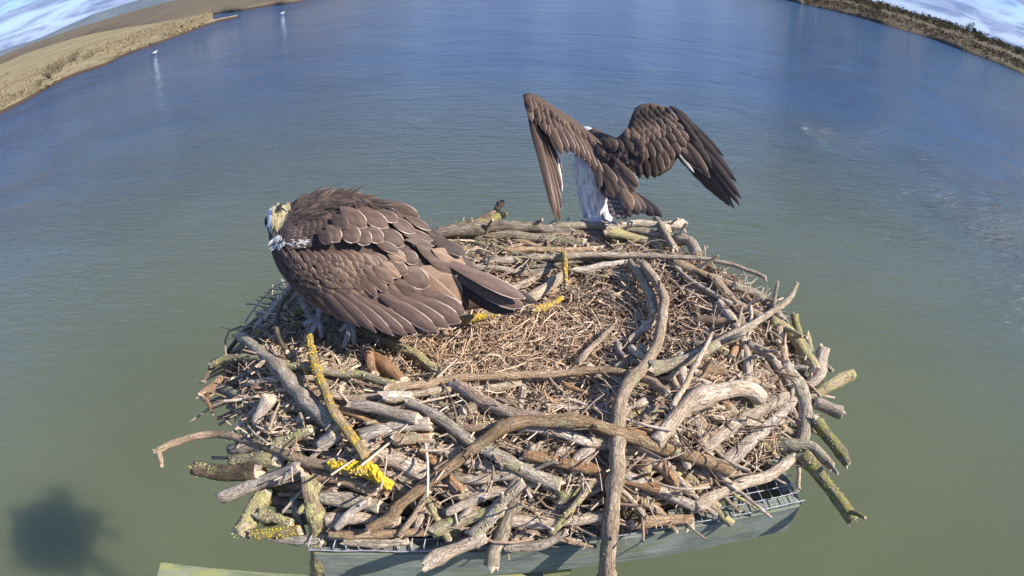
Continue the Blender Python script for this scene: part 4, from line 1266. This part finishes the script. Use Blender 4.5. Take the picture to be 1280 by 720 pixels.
# primaries, tertials and tail first
flights = [
 ((575, 356), (644, 393), 20, 'dark', 'long', .0), ((580, 366), (630, 392), 14, 'dark', 'long', .0),
 ((600, 350), (673, 379), 13, 'dark', 'long', .004), ((572, 345), (655, 384), 23, 'mauve', 'long', .010),
 ((545, 298), (598, 343), 15, 'dark', 'long', .0), ((556, 316), (612, 352), 14, 'dark', 'long', .002),
 ((560, 328), (657, 373), 18, 'mauve', 'long', .016), ((535, 296), (583, 318), 16, 'shag', 'long', .006), ((540, 312), (582, 330), 20, 'tan', 'covert', .020),
 ((520, 306), (563, 334), 18, 'brown', 'covert', .012), ((533, 322), (576, 342), 16, 'brown', 'covert', .012)]
for (b_, t_, w_, m_, k_, l_) in flights:
    draped(wing1, b_, t_, w_, m_, k_, .006 + l_, .012 + l_, D=D0 + .02, nmix=.5)
# lower wing: long secondaries fanned along the lower edge
sec = [
 ((350, 338), (392, 381), 11), ((366, 350), (412, 393), 12), ((378, 352), (432, 402), 12), ((392, 352), (450, 409), 13), ((404, 352), (470, 416), 14), ((418, 354), (492, 420), 14),
 ((436, 362), (510, 421), 15), ((450, 370), (521, 417), 16), ((468, 362), (547, 415), 19), ((484, 364), (562, 410), 19), ((505, 368), (576, 403), 24), ((520, 364), (581, 392), 25)]
for i, (b_, t_, w_) in enumerate(sec):
    draped(wing1, b_, t_, w_, 'mauve' if i > 2 else 'dun', 'long', .004, .012 + .0012 * i, nmix=.6)
big = [
 ((396, 344), (445, 390), 12, 'dun'), ((412, 344), (462, 393), 12, 'dun'), ((424, 352), (480, 400), 13, 'mauve'), ((440, 352), (498, 399), 14, 'mauve'), ((457, 352), (512, 389), 14, 'mauve'),
 ((468, 340), (497, 388), 13, 'brown'), ((480, 350), (513, 388), 14, 'dun'), ((492, 350), (533, 376), 22, 'brown'), ((526, 333), (578, 379), 37, 'tan'),
 ((500, 333), (537, 358), 25, 'brown'), ((440, 330), (472, 372), 12, 'dun'), ((453, 332), (485, 366), 13, 'brown'), ((467, 332), (492, 354), 14, 'dun'), ((476, 326), (501, 347), 15, 'tan'),
 ((486, 324), (509, 343), 16, 'brown'), ((502, 312), (522, 329), 17, 'brown'), ((482, 312), (508, 326), 15, 'tan'), ((512, 300), (545, 318), 13, 'dark'), ((506, 299), (543, 307), 9, 'brown'),
 ((497, 287), (541, 300), 14, 'brown'), ((525, 281), (551, 296), 11, 'shag'), ((505, 269), (539, 287), 14, 'brown'), ((484, 253), (524, 271), 15, 'brown'),
 ((466, 300), (499, 315), 12, 'brown'), ((474, 286), (505, 307), 21, 'brown'), ((485, 270), (519, 291), 18, 'brown'), ((474, 262), (497, 277), 17, 'brown'),
 ((450, 261), (485, 284), 21, 'brown'), ((456, 284), (479, 302), 19, 'brown'), ((425, 258), (458, 284), 21, 'brown'), ((445, 287), (462, 305), 20, 'brown'),
 ((428, 282), (448, 301), 22, 'brown'), ((409, 281), (424, 302), 19, 'brown'), ((415, 268), (434, 284), 17, 'shag'), ((398, 288), (413, 304), 15, 'shag')]
for i, (b_, t_, w_, m_) in enumerate(big):
    draped(wing1, b_, t_, w_ * 1.05, m_, 'covert', .006 + .0004 * i, .015 + .0004 * i, nmix=.7)
# rows of small wing coverts, larger towards the tail
rnd = random.Random(21)
small = []
for i in range(18):
    x = 472 - i * 7.6
    for j in range(11):
        f = j / 10
        top = (x + 2, lerpt([(340, 312), (420, 313), (470, 316)], x))
        low = (x - 10 + 0, lerpt([(345, 330), (370, 352), (400, 362), (440, 364), (475, 350)], x - 10))
        if low[1] - top[1] < j * 2.4: continue
        p = lerp2(top, low, f)
        p = (p[0] + rnd.uniform(-2.5, 2.5) + 3 * (j % 2), p[1] + rnd.uniform(-2, 2))
        s = .42 + .58 * (x - 340) / 135
        ang = radians(lerpt([(0, 58), (.5, 50), (1, 40)], (x - 340) / 130) - 12 * f + rnd.uniform(-8, 8))
        L = 30 * s; wd = (9.5 if x > 410 else 6.2) * s + 1.8
        small.append((p, (p[0] + cos(ang) * L, p[1] + sin(ang) * L), wd, x))
small.sort(key=lambda s: -s[3])
for k, (b_, t_, w_, x) in enumerate(small[:175]):
    m_ = rnd.choice(['dun', 'dun', 'brown', 'tan']) if x > 400 else rnd.choice(['dun', 'brown'])
    draped(wing1, b_, t_, w_, m_, 'covert' if x > 400 else 'long', .004 + .00004 * k, .009 + .00005 * k, nmix=.6)
# small scalloped scapulars behind the neck (on the body)
sc_rows = []
for i in range(6):
    for j in range(4):
        x, y = 404 - i * 8.0 - j * 1.5, 279 + j * 7.5 + i * .8
        sc_rows.append(((x - 5, y - 9), (x + 5, y + 5), 10.5))
for k, (b_, t_, w_) in enumerate(sc_rows):
    draped(body1, b_, t_, w_, 'shag' if k < 14 else 'brown', 'covert', .003, .009 + .0001 * k, nmix=.6)
# shaggy nape and mantle
for k in range(230):
    u = rnd.random()
    x = 366 + u * 125
    topy = lerpt([(366, 250), (380, 241), (402, 236), (437, 236), (476, 249), (495, 258)], x)
    boty = lerpt([(366, 292), (390, 276), (420, 262), (450, 255), (495, 262)], x)
    y = topy + (boty - topy) * rnd.random() ** 1.1
    ang = radians(lerpt([(366, -38), (410, -28), (440, -5), (495, 14)], x) + rnd.uniform(-14, 14) + 25 * (y - topy) / max(1, boty - topy))
    L = rnd.uniform(13, 21)
    draped(body1, (x - cos(ang) * L * .6, y - sin(ang) * L * .6 + 1), (x + cos(ang) * L * .4, y + sin(ang) * L * .4 + 1), rnd.uniform(3.2, 5.5),
           rnd.choice(['shag', 'shag', 'shag', 'dark', 'brown']), 'shag', .002, rnd.uniform(.006, .016), nmix=.4)
for (bx, by), (tx, ty) in [((404, 246), (415, 231)), ((396, 248), (409, 234)), ((414, 246), (428, 234)), ((424, 246), (445, 233)), ((430, 248), (456, 231)), ((372, 256), (382, 239)), ((366, 262), (379, 243)), ((440, 248), (472, 244)), ((450, 250), (490, 250)), ((455, 254), (505, 260))]:
    draped(body1, (bx, by), (tx, ty), 6, 'shag', 'shag', .002, .01, D=D0, nmix=.1)
for k in range(60):                                   # loose breast and flank plumage along the underside
    u = rnd.random()
    x, y = lerpt([(0, 345), (.3, 360), (.6, 382), (1, 425)], u), lerpt([(0, 312), (.3, 343), (.6, 366), (1, 386)], u)
    x += rnd.uniform(0, 14); y -= rnd.uniform(0, 12)
    a = radians(rnd.uniform(38, 62))
    draped(body1, (x - cos(a) * 9, y - sin(a) * 9), (x + cos(a) * 9, y + sin(a) * 9), rnd.uniform(5, 8), rnd.choice(['dun', 'shag', 'brown']), 'shag', .002, .007, nmix=.6)
# head
for k in range(110):
    x, y = rnd.uniform(334, 366), rnd.uniform(256, 300)
    if (x - 352) ** 2 / 300 + (y - 276) ** 2 / 460 > 1: continue
    if x + (y - 258) * .45 > 369: continue
    side = x - 336 + (300 - y) * .15
    m_ = 'white' if x < 340 or (y < 260 and x < 348) else 'cream'
    if 344 < x < 355 and 259 < y < 266 and x + y > 606: m_ = 'shag'
    if y > 286 + (x - 336) * -.1 and rnd.random() < .75: m_ = 'shag'
    if x > 361: m_ = rnd.choice(['cream', 'shag', 'shag'])
    ang = radians(rnd.uniform(70, 120))
    draped(body1, (x - cos(ang) * 5, y - sin(ang) * 5), (x + cos(ang) * 6, y + sin(ang) * 6), rnd.uniform(3, 4.5), m_, 'shag', .0008, .0022, nmix=.75)
# white neck patch
for k in range(70):                                   # dark nape feathers closing over the back of the head
    u = rnd.random()
    x = 366 - 18 * u + rnd.uniform(-2, 9); y = 256 + 42 * u + rnd.uniform(-3, 3)
    a = radians(rnd.uniform(95, 140) if rnd.random() < .6 else rnd.uniform(60, 100))
    draped(body1, (x + 5 - cos(a) * 4, y - sin(a) * 6), (x + cos(a) * 7, y + sin(a) * 7), rnd.uniform(3, 4.5), rnd.choice(['shag', 'shag', 'dark']), 'shag', .003, .007, D=D0, nmix=.6)
for k in range(170):
    u = rnd.random()
    x = 342 + u * 38; y = 302 + rnd.gauss(0, 2.2) + rnd.uniform(-6, 5) * (1 - .5 * u) + (2 if u > .5 else 0)
    ang = radians(rnd.uniform(110, 160) if u < .4 else rnd.uniform(-20, 30))
    draped(body1, (x, y), (x + cos(ang) * 9, y + sin(ang) * 7), rnd.uniform(2.0, 3.2), 'white' if rnd.random() < .82 else 'shag', 'shag', rnd.uniform(.004, .008), rnd.uniform(.007, .0125), nmix=.7)
# beak and feet
def limb(name, parent, pts, r, mat, sides=8, taper=.4):
    V, Fc, m_, a_ = tube(catmull(pts, 10), lambda t: r * (1 - taper * t), sides, .05, 1)
    mb = MB(); mb.add(V, Fc); return mb.build(name, mat, parent)
limb('beak', osp, [at_t(337, 272, D0), at_t(333.5, 275, D0), at_t(333, 281, D0 + .002), at_t(334.5, 287, D0 + .004)], .0075, M_claw, taper=.85)
def foot(parent, ank, toes, d_ank, d_toe, rt, leg_top=None):
    fo = None
    if leg_top:
        fo = limb('leg', parent, [at_t(leg_top[0], leg_top[1], d_ank + .01), at_t((leg_top[0] + ank[0]) / 2, (leg_top[1] + ank[1]) / 2, d_ank), at_t(*ank, d_ank)], rt * 1.25, M_foot, 10, .15)
    for tp in toes:
        mids = lerp2(ank, tp, .55)
        o = limb('toe', parent, [at_t(*ank, d_ank), at_t(mids[0], mids[1] - 1.5, (d_ank + d_toe) / 2 - .012), at_t(*tp, d_toe)], rt, M_foot, 9, .25)
        dx, dy = tp[0] - mids[0], tp[1] - mids[1]
        l = hypot(dx, dy) or 1
        c1 = (tp[0] + dx / l * 3.5, tp[1] + dy / l * 3.5 + 1); c2 = (tp[0] + dx / l * 4.5, tp[1] + dy / l * 4.5 + 6)
        limb('claw', o, [at_t(*tp, d_toe), at_t(*c1, d_toe - .003), at_t(*c2, d_toe + .006)], rt * .6, M_claw, 7, .85)
tf = hit(437, 425, .03)
foot(osp, (440, 403), [(430, 434), (443, 430), (426, 414)], tf - .03, tf - .02, .0075, (420, 388))
foot(osp, (398, 398), [(388, 420), (402, 421), (380, 406)], tf - .015, tf - .01, .0075, (402, 378))

# ------------------------------------------------------------------ right osprey, wings raised, facing away
D2 = at_z(745, 284, .0); D2 = (D2 - CAM).length
feet2 = at_t(745, 284, D2)
os2 = tag(empty('osprey', feet2), 'smaller osprey at the back rim with raised half open wings and white belly', 'bird', 'ospreys on the nest')
# torso: shoulders down to belly and thighs (one surface, brown back, white front)
secs2 = [((735, 163), (727, 170), D2 + .06, .012), ((744, 160), (729, 178), D2 + .05, .03), ((757, 167), (728, 190), D2 + .03, .045), ((776, 176), (720, 200), D2 + .01, .06),
         ((788, 196), (715, 205), D2, .065), ((786, 214), (717, 216), D2, .062), ((780, 232), (721, 234), D2, .056), ((772, 244), (724, 250), D2, .05),
         ((766, 256), (727, 262), D2, .042), ((766, 270), (730, 274), D2 - .01, .036), ((764, 278), (733, 282), D2 - .02, .028), ((760, 284), (738, 287), D2 - .02, .012)]
V2, F2 = loft(resample(secs2, 34), 26)
mi = []
for f in F2:
    c = sum((V2[i] for i in f), Vector()) / len(f)
    # brown mantle over the back; white throat, belly and thighs
    u = c - at_t(745, 205, D2)
    right = u.x; z = u.z
    mi.append(0 if (z > -.002 and right > -.03) or (right > .028 and z > -.10) else 1)
body2 = mesh_obj('body', V2, F2, [M_bodyb, M_bodyw], os2, midx=mi)
sk = Skin(V2, F2)
def pf(parent, base, tip, w_, mat, kind='covert', D=D2, dz=0.0, tw=0.0, name='feather'):
    A, B = at_t(base[0], base[1], D), at_t(tip[0], tip[1], D + dz)
    n = -ray((base[0] + tip[0]) / 2, (base[1] + tip[1]) / 2)
    if tw: n = n + Vector((tw, 0, 0))
    return put_feather(parent, A, B, w_ * D / F, n, mat, kind, name)
for k in range(95):                                   # white belly and thigh feathers
    x, y = rnd.uniform(716, 764), rnd.uniform(190, 280)
    lim_l = lerpt([(185, 712), (220, 718), (275, 733)], y); lim_r = lerpt([(185, 738), (205, 742), (240, 750), (275, 762)], y)
    if not lim_l < x < lim_r: continue
    draped(body2, (x, y - 8), (x + rnd.uniform(-1, 3), y + 10), rnd.uniform(4, 8), 'white', 'shag', .002, .006, D=D2, nmix=.6)
def lens(name, parent, outline, Df, bulge, thick, mat, rings=(1, .93, .75, .5, .25, 0)):
    cx = sum(p[0] for p in outline) / len(outline); cy = sum(p[1] for p in outline) / len(outline)
    V, Fc = [], []
    n = len(outline)
    for side in (1, -1):
        for f in rings[(0 if side == 1 else 1):]:
            for p in outline:
                x, y = cx + (p[0] - cx) * f, cy + (p[1] - cy) * f
                off = bulge * (1 - f * f) if side == 1 else -thick * (1 - f ** 3)
                V.append(at_t(x, y, Df(x, y) - off))
    R1 = len(rings)
    for i in range(R1 - 1):
        for k in range(n):
            k2 = (k + 1) % n
            Fc.append((i * n + k, i * n + k2, (i + 1) * n + k2, (i + 1) * n + k))
    for i in range(R1 - 1):
        for k in range(n):
            k2 = (k + 1) % n
            a = 0 if i == 0 else R1 + i - 1
            b_ = R1 + i
            Fc.append((b_ * n + k, b_ * n + k2, a * n + k2, a * n + k))
    return mesh_obj(name, V, Fc, mat, parent)
# left wing: arm slopes up from the shoulder to the wrist, hand hangs straight down
DL = lambda x, y: D2 - .02 - (760 - x) * .0009
lw = lens('wing', os2, [(654, 118), (662, 116), (672, 119), (688, 130), (705, 141), (722, 152), (738, 166), (752, 178), (757, 192), (752, 204), (742, 196), (730, 188), (716, 184), (704, 180), (692, 173), (682, 166), (672, 160), (662, 150), (656, 134)],
          DL, .015, .008, M_bodyb)
for i, (b_, t_, w_) in enumerate([((658, 122), (692, 262), 9), ((659, 124), (694, 272), 9), ((663, 128), (697, 282), 9), ((667, 140), (701, 279), 9), ((671, 150), (702, 262), 9), ((674, 155), (703, 240), 9), ((677, 158), (703, 218), 9), ((656, 120), (684, 232), 7), ((655, 118), (676, 205), 6)]):
    pf(lw, b_, t_, w_, 'dun' if i % 2 else 'brown', 'long', DL(*b_) + .004 + .002 * i, .01)
pf(lw, (697, 196), (703, 240), 3.5, 'white', 'long', DL(700, 200) + .0, 0)
ls = [((678, 138), (703, 194), 12), ((685, 140), (711, 192), 12), ((692, 144), (719, 192), 12), ((699, 147), (724, 196), 12), ((706, 152), (731, 200), 12), ((713, 157), (738, 207), 12),
      ((720, 162), (746, 216), 12), ((727, 168), (753, 225), 12), ((734, 173), (760, 232), 12), ((740, 179), (766, 237), 12), ((746, 184), (771, 240), 13), ((750, 189), (777, 238), 12)]
for i, (b_, t_, w_) in enumerate(ls):
    pf(lw, b_, t_, w_, 'brown' if i % 3 else 'dun', 'long', DL(*b_) - .012 - .0012 * i, -.004)
for row, (off, L, w_) in enumerate(((14, 26, 8.5), (7, 20, 7.5), (1, 14, 6))):
    for k in range(15):
        u = k / 14
        b_ = lerp2((660, 118), (752, 178), u); b_ = (b_[0] + rnd.uniform(-1, 1), b_[1] + off * (1 if u > .1 else .6) + rnd.uniform(-1, 1))
        a = radians(lerpt([(0, 76), (.3, 64), (1, 60)], u) + rnd.uniform(-5, 5))
        pf(lw, b_, (b_[0] + cos(a) * L, b_[1] + sin(a) * L), w_, rnd.choice(['dun', 'brown', 'dun', 'tan']), 'covert', DL(*b_) - .017 - .002 * row, -.005)
# back between the wings
for k in range(46):
    x = rnd.uniform(744, 800); y = rnd.uniform(178, 214)
    if y > lerpt([(744, 190), (765, 208), (800, 216)], x) or y < lerpt([(744, 176), (770, 176), (800, 160)], x): continue
    a = radians(rnd.uniform(35, 75))
    pf(body2, (x - 5, y - 8), (x + cos(a) * 9, y + sin(a) * 9), rnd.uniform(9, 13), 'shag' if rnd.random() < .75 else 'brown', 'covert', D2 - .078 + .0006 * (y - 178), -.008)
# rump to tail, tail fan tilted towards the camera
tail2 = lens('tail', os2, [(752, 205), (764, 203), (776, 212), (786, 224), (792, 236), (786, 246), (770, 247), (757, 243), (748, 232), (746, 216)], lambda x, y: D2 - .055 - (y - 205) * .0006, .012, .012, M_bodyb)
for i, (b_, t_, w_, m_) in enumerate([((786, 238), (828, 271), 12, 'dark'), ((782, 238), (818, 270), 13, 'dark'), ((762, 238), (767, 272), 11, 'barred'), ((765, 238), (774, 275), 12, 'barred'), ((768, 238), (782, 275), 13, 'barred'),
                                      ((785, 236), (806, 267), 14, 'tail'), ((772, 236), (789, 272), 14, 'tail'), ((780, 234), (799, 269), 15, 'tail'), ((775, 230), (790, 262), 15, 'tan')]):
    pf(tail2, b_, t_, w_, m_, 'long', D2 - .082 - .002 * i, -.025)
for i, (b_, t_, w_, m_) in enumerate([((751, 214), (757, 246), 12, 'shag'), ((756, 216), (768, 248), 13, 'brown'), ((762, 212), (776, 246), 13, 'dun'), ((768, 208), (786, 242), 13, 'tan'), ((774, 210), (794, 240), 12, 'dun'), ((770, 200), (798, 234), 12, 'brown'), ((755, 205), (770, 232), 12, 'brown'), ((748, 208), (749, 236), 9, 'shag')]):
    pf(tail2, b_, t_, w_, m_, 'long', D2 - .090 - .002 * i, -.01)
for b_, t_ in [((772, 210), (793, 232)), ((775, 213), (792, 227)), ((779, 216), (795, 233))]:
    pf(body2, b_, t_, 7, 'white', 'long', D2 - .05, 0)
# right wing: rounded arm with coverts, hand spread down to the right
DR = lambda x, y: D2 - .045 + (x - 770) * .0006
rw = lens('wing', os2, [(752, 182), (762, 176), (774, 170), (784, 160), (789, 146), (794, 135), (802, 130), (814, 129), (828, 132), (840, 139), (850, 150), (858, 166), (858, 182), (848, 196), (838, 212), (824, 220), (806, 219), (788, 214), (772, 206), (758, 196)],
          DR, .028, .012, M_bodyb)
hd = [((842, 134), (905, 196), 8, 'dark'), ((846, 140), (921, 228), 12, 'dark'), ((846, 146), (927, 249), 11, 'dark'), ((846, 152), (925, 257), 11, 'dark'), ((846, 160), (918, 261), 11, 'dark'),
      ((846, 166), (912, 258), 12, 'dark'), ((846, 172), (903, 251), 12, 'dark'), ((844, 176), (893, 242), 12, 'shag'), ((842, 180), (882, 230), 12, 'shag'), ((840, 184), (872, 216), 11, 'shag')]
for i, (b_, t_, w_, m_) in enumerate(hd):
    pf(rw, b_, t_, w_, m_, 'long', D2 + .012 + .002 * i, .015)
for i, (b_, t_, w_, m_) in enumerate([((848, 150), (880, 190), 11, 'dark'), ((850, 158), (890, 210), 12, 'shag'), ((848, 166), (887, 222), 12, 'brown'), ((846, 174), (876, 214), 11, 'brown'), ((846, 180), (869, 207), 11, 'brown'), ((846, 182), (866, 198), 10, 'tan'), ((836, 132), (862, 150), 8, 'dark'), ((844, 138), (874, 168), 8, 'dark'), ((846, 142), (872, 178), 9, 'dark')]):
    pf(rw, b_, t_, w_, m_, 'covert' if i > 1 else 'long', D2 - .004 - .0015 * i, .008)
pf(rw, (846, 190), (868, 216), 4, 'white', 'long', D2 + .02, 0)
def surf(x, y):
    cx, cy = 815, 176
    f = min(1, hypot((x - cx) / 50, (y - cy) / 46))
    return DR(x, y) - .028 * (1 - f * f)
rowA = [((796, 190), (800, 223)), ((788, 188), (789, 219)), ((780, 186), (779, 214)), ((804, 190), (810, 224)), ((811, 188), (819, 223)), ((818, 184), (828, 217)), ((824, 180), (835, 209)), ((830, 176), (842, 201)), ((835, 172), (850, 193)), ((839, 166), (858, 184)), ((842, 160), (861, 176))]
for i, (b_, t_) in enumerate(rowA):
    pf(rw, b_, t_, 12, 'shag' if i < 5 else 'brown', 'covert', surf(*b_) - .002 - .001 * i, surf(*t_) - surf(*b_) - .006)
rowB = [((784, 176), (788, 200)), ((791, 174), (798, 203)), ((799, 172), (808, 202)), ((806, 170), (818, 200)), ((813, 167), (827, 193)), ((819, 164), (836, 187)), ((826, 160), (845, 180)), ((832, 156), (852, 174)), ((836, 151), (855, 165))]
for i, (b_, t_) in enumerate(rowB):
    pf(rw, b_, t_, 11, 'brown', 'covert', surf(*b_) - .005 - .001 * i, surf(*t_) - surf(*b_) - .006)
for row in range(6):
    for k in range(9):
        u = (k + .5 * (row % 2)) / 9
        x0, y0 = lerp2((786, 168), (838, 146), u)
        x, y = x0 + (-1.5 * row + 1) + rnd.uniform(-1, 1), y0 - row * 5.4 + 3 + rnd.uniform(-1, 1)
        if y < lerpt([(780, 166), (789, 144), (796, 133), (815, 129), (832, 133), (845, 146)], x): continue
        a = radians(lerpt([(0, 84), (1, 46)], u) + rnd.uniform(-9, 9))
        L = 17 - row * 1.5
        mt_ = rnd.choice(['dun', 'tan', 'brown']) if row < 3 else 'shag'
        pf(rw, (x, y), (x + cos(a) * L, y + sin(a) * L), 9.5 - row * .7, mt_, 'covert', surf(x, y) - .010 - .0015 * row, -.004)
for k in range(34):                                   # scapulars
    x = 757 + rnd.random() * 34; y = lerpt([(757, 182), (775, 172), (791, 158)], x) + rnd.random() ** .8 * 26
    a = radians(rnd.uniform(40, 80))
    pf(rw, (x, y), (x + cos(a) * 13, y + sin(a) * 13), rnd.uniform(9, 12), rnd.choice(['shag', 'shag', 'brown']), 'covert', surf(x, y) - .006 - .0001 * k, -.004)
# head and beak beyond the shoulder
HV, HF, _m, _a = tube(catmull([at_t(746, 175, D2 + .06), at_t(739, 168, D2 + .075), at_t(733, 164, D2 + .09), at_t(729, 163, D2 + .10)], 10), lambda t: .023 * (1 - .45 * t), 14, .02, 1)
mb = MB(); mb.add(HV, HF); hd2 = mb.build('head', M_bodyw, os2)
limb('beak', hd2, [at_t(730, 163, D2 + .10), at_t(727, 164, D2 + .115), at_t(727, 168, D2 + .12)], .008, M_claw, 8, .85)
foot(os2, (731, 275), [(724, 281), (730, 284), (737, 283)], D2 - .035, D2 - .05, .006, (735, 264))
foot(os2, (755, 276), [(747, 284), (755, 287), (764, 283)], D2 - .045, D2 - .06, .0075, (754, 264))
print('verts', sum(len(o.data.vertices) for o in bpy.data.objects if o.type == 'MESH'), 'objs', len(bpy.data.objects))
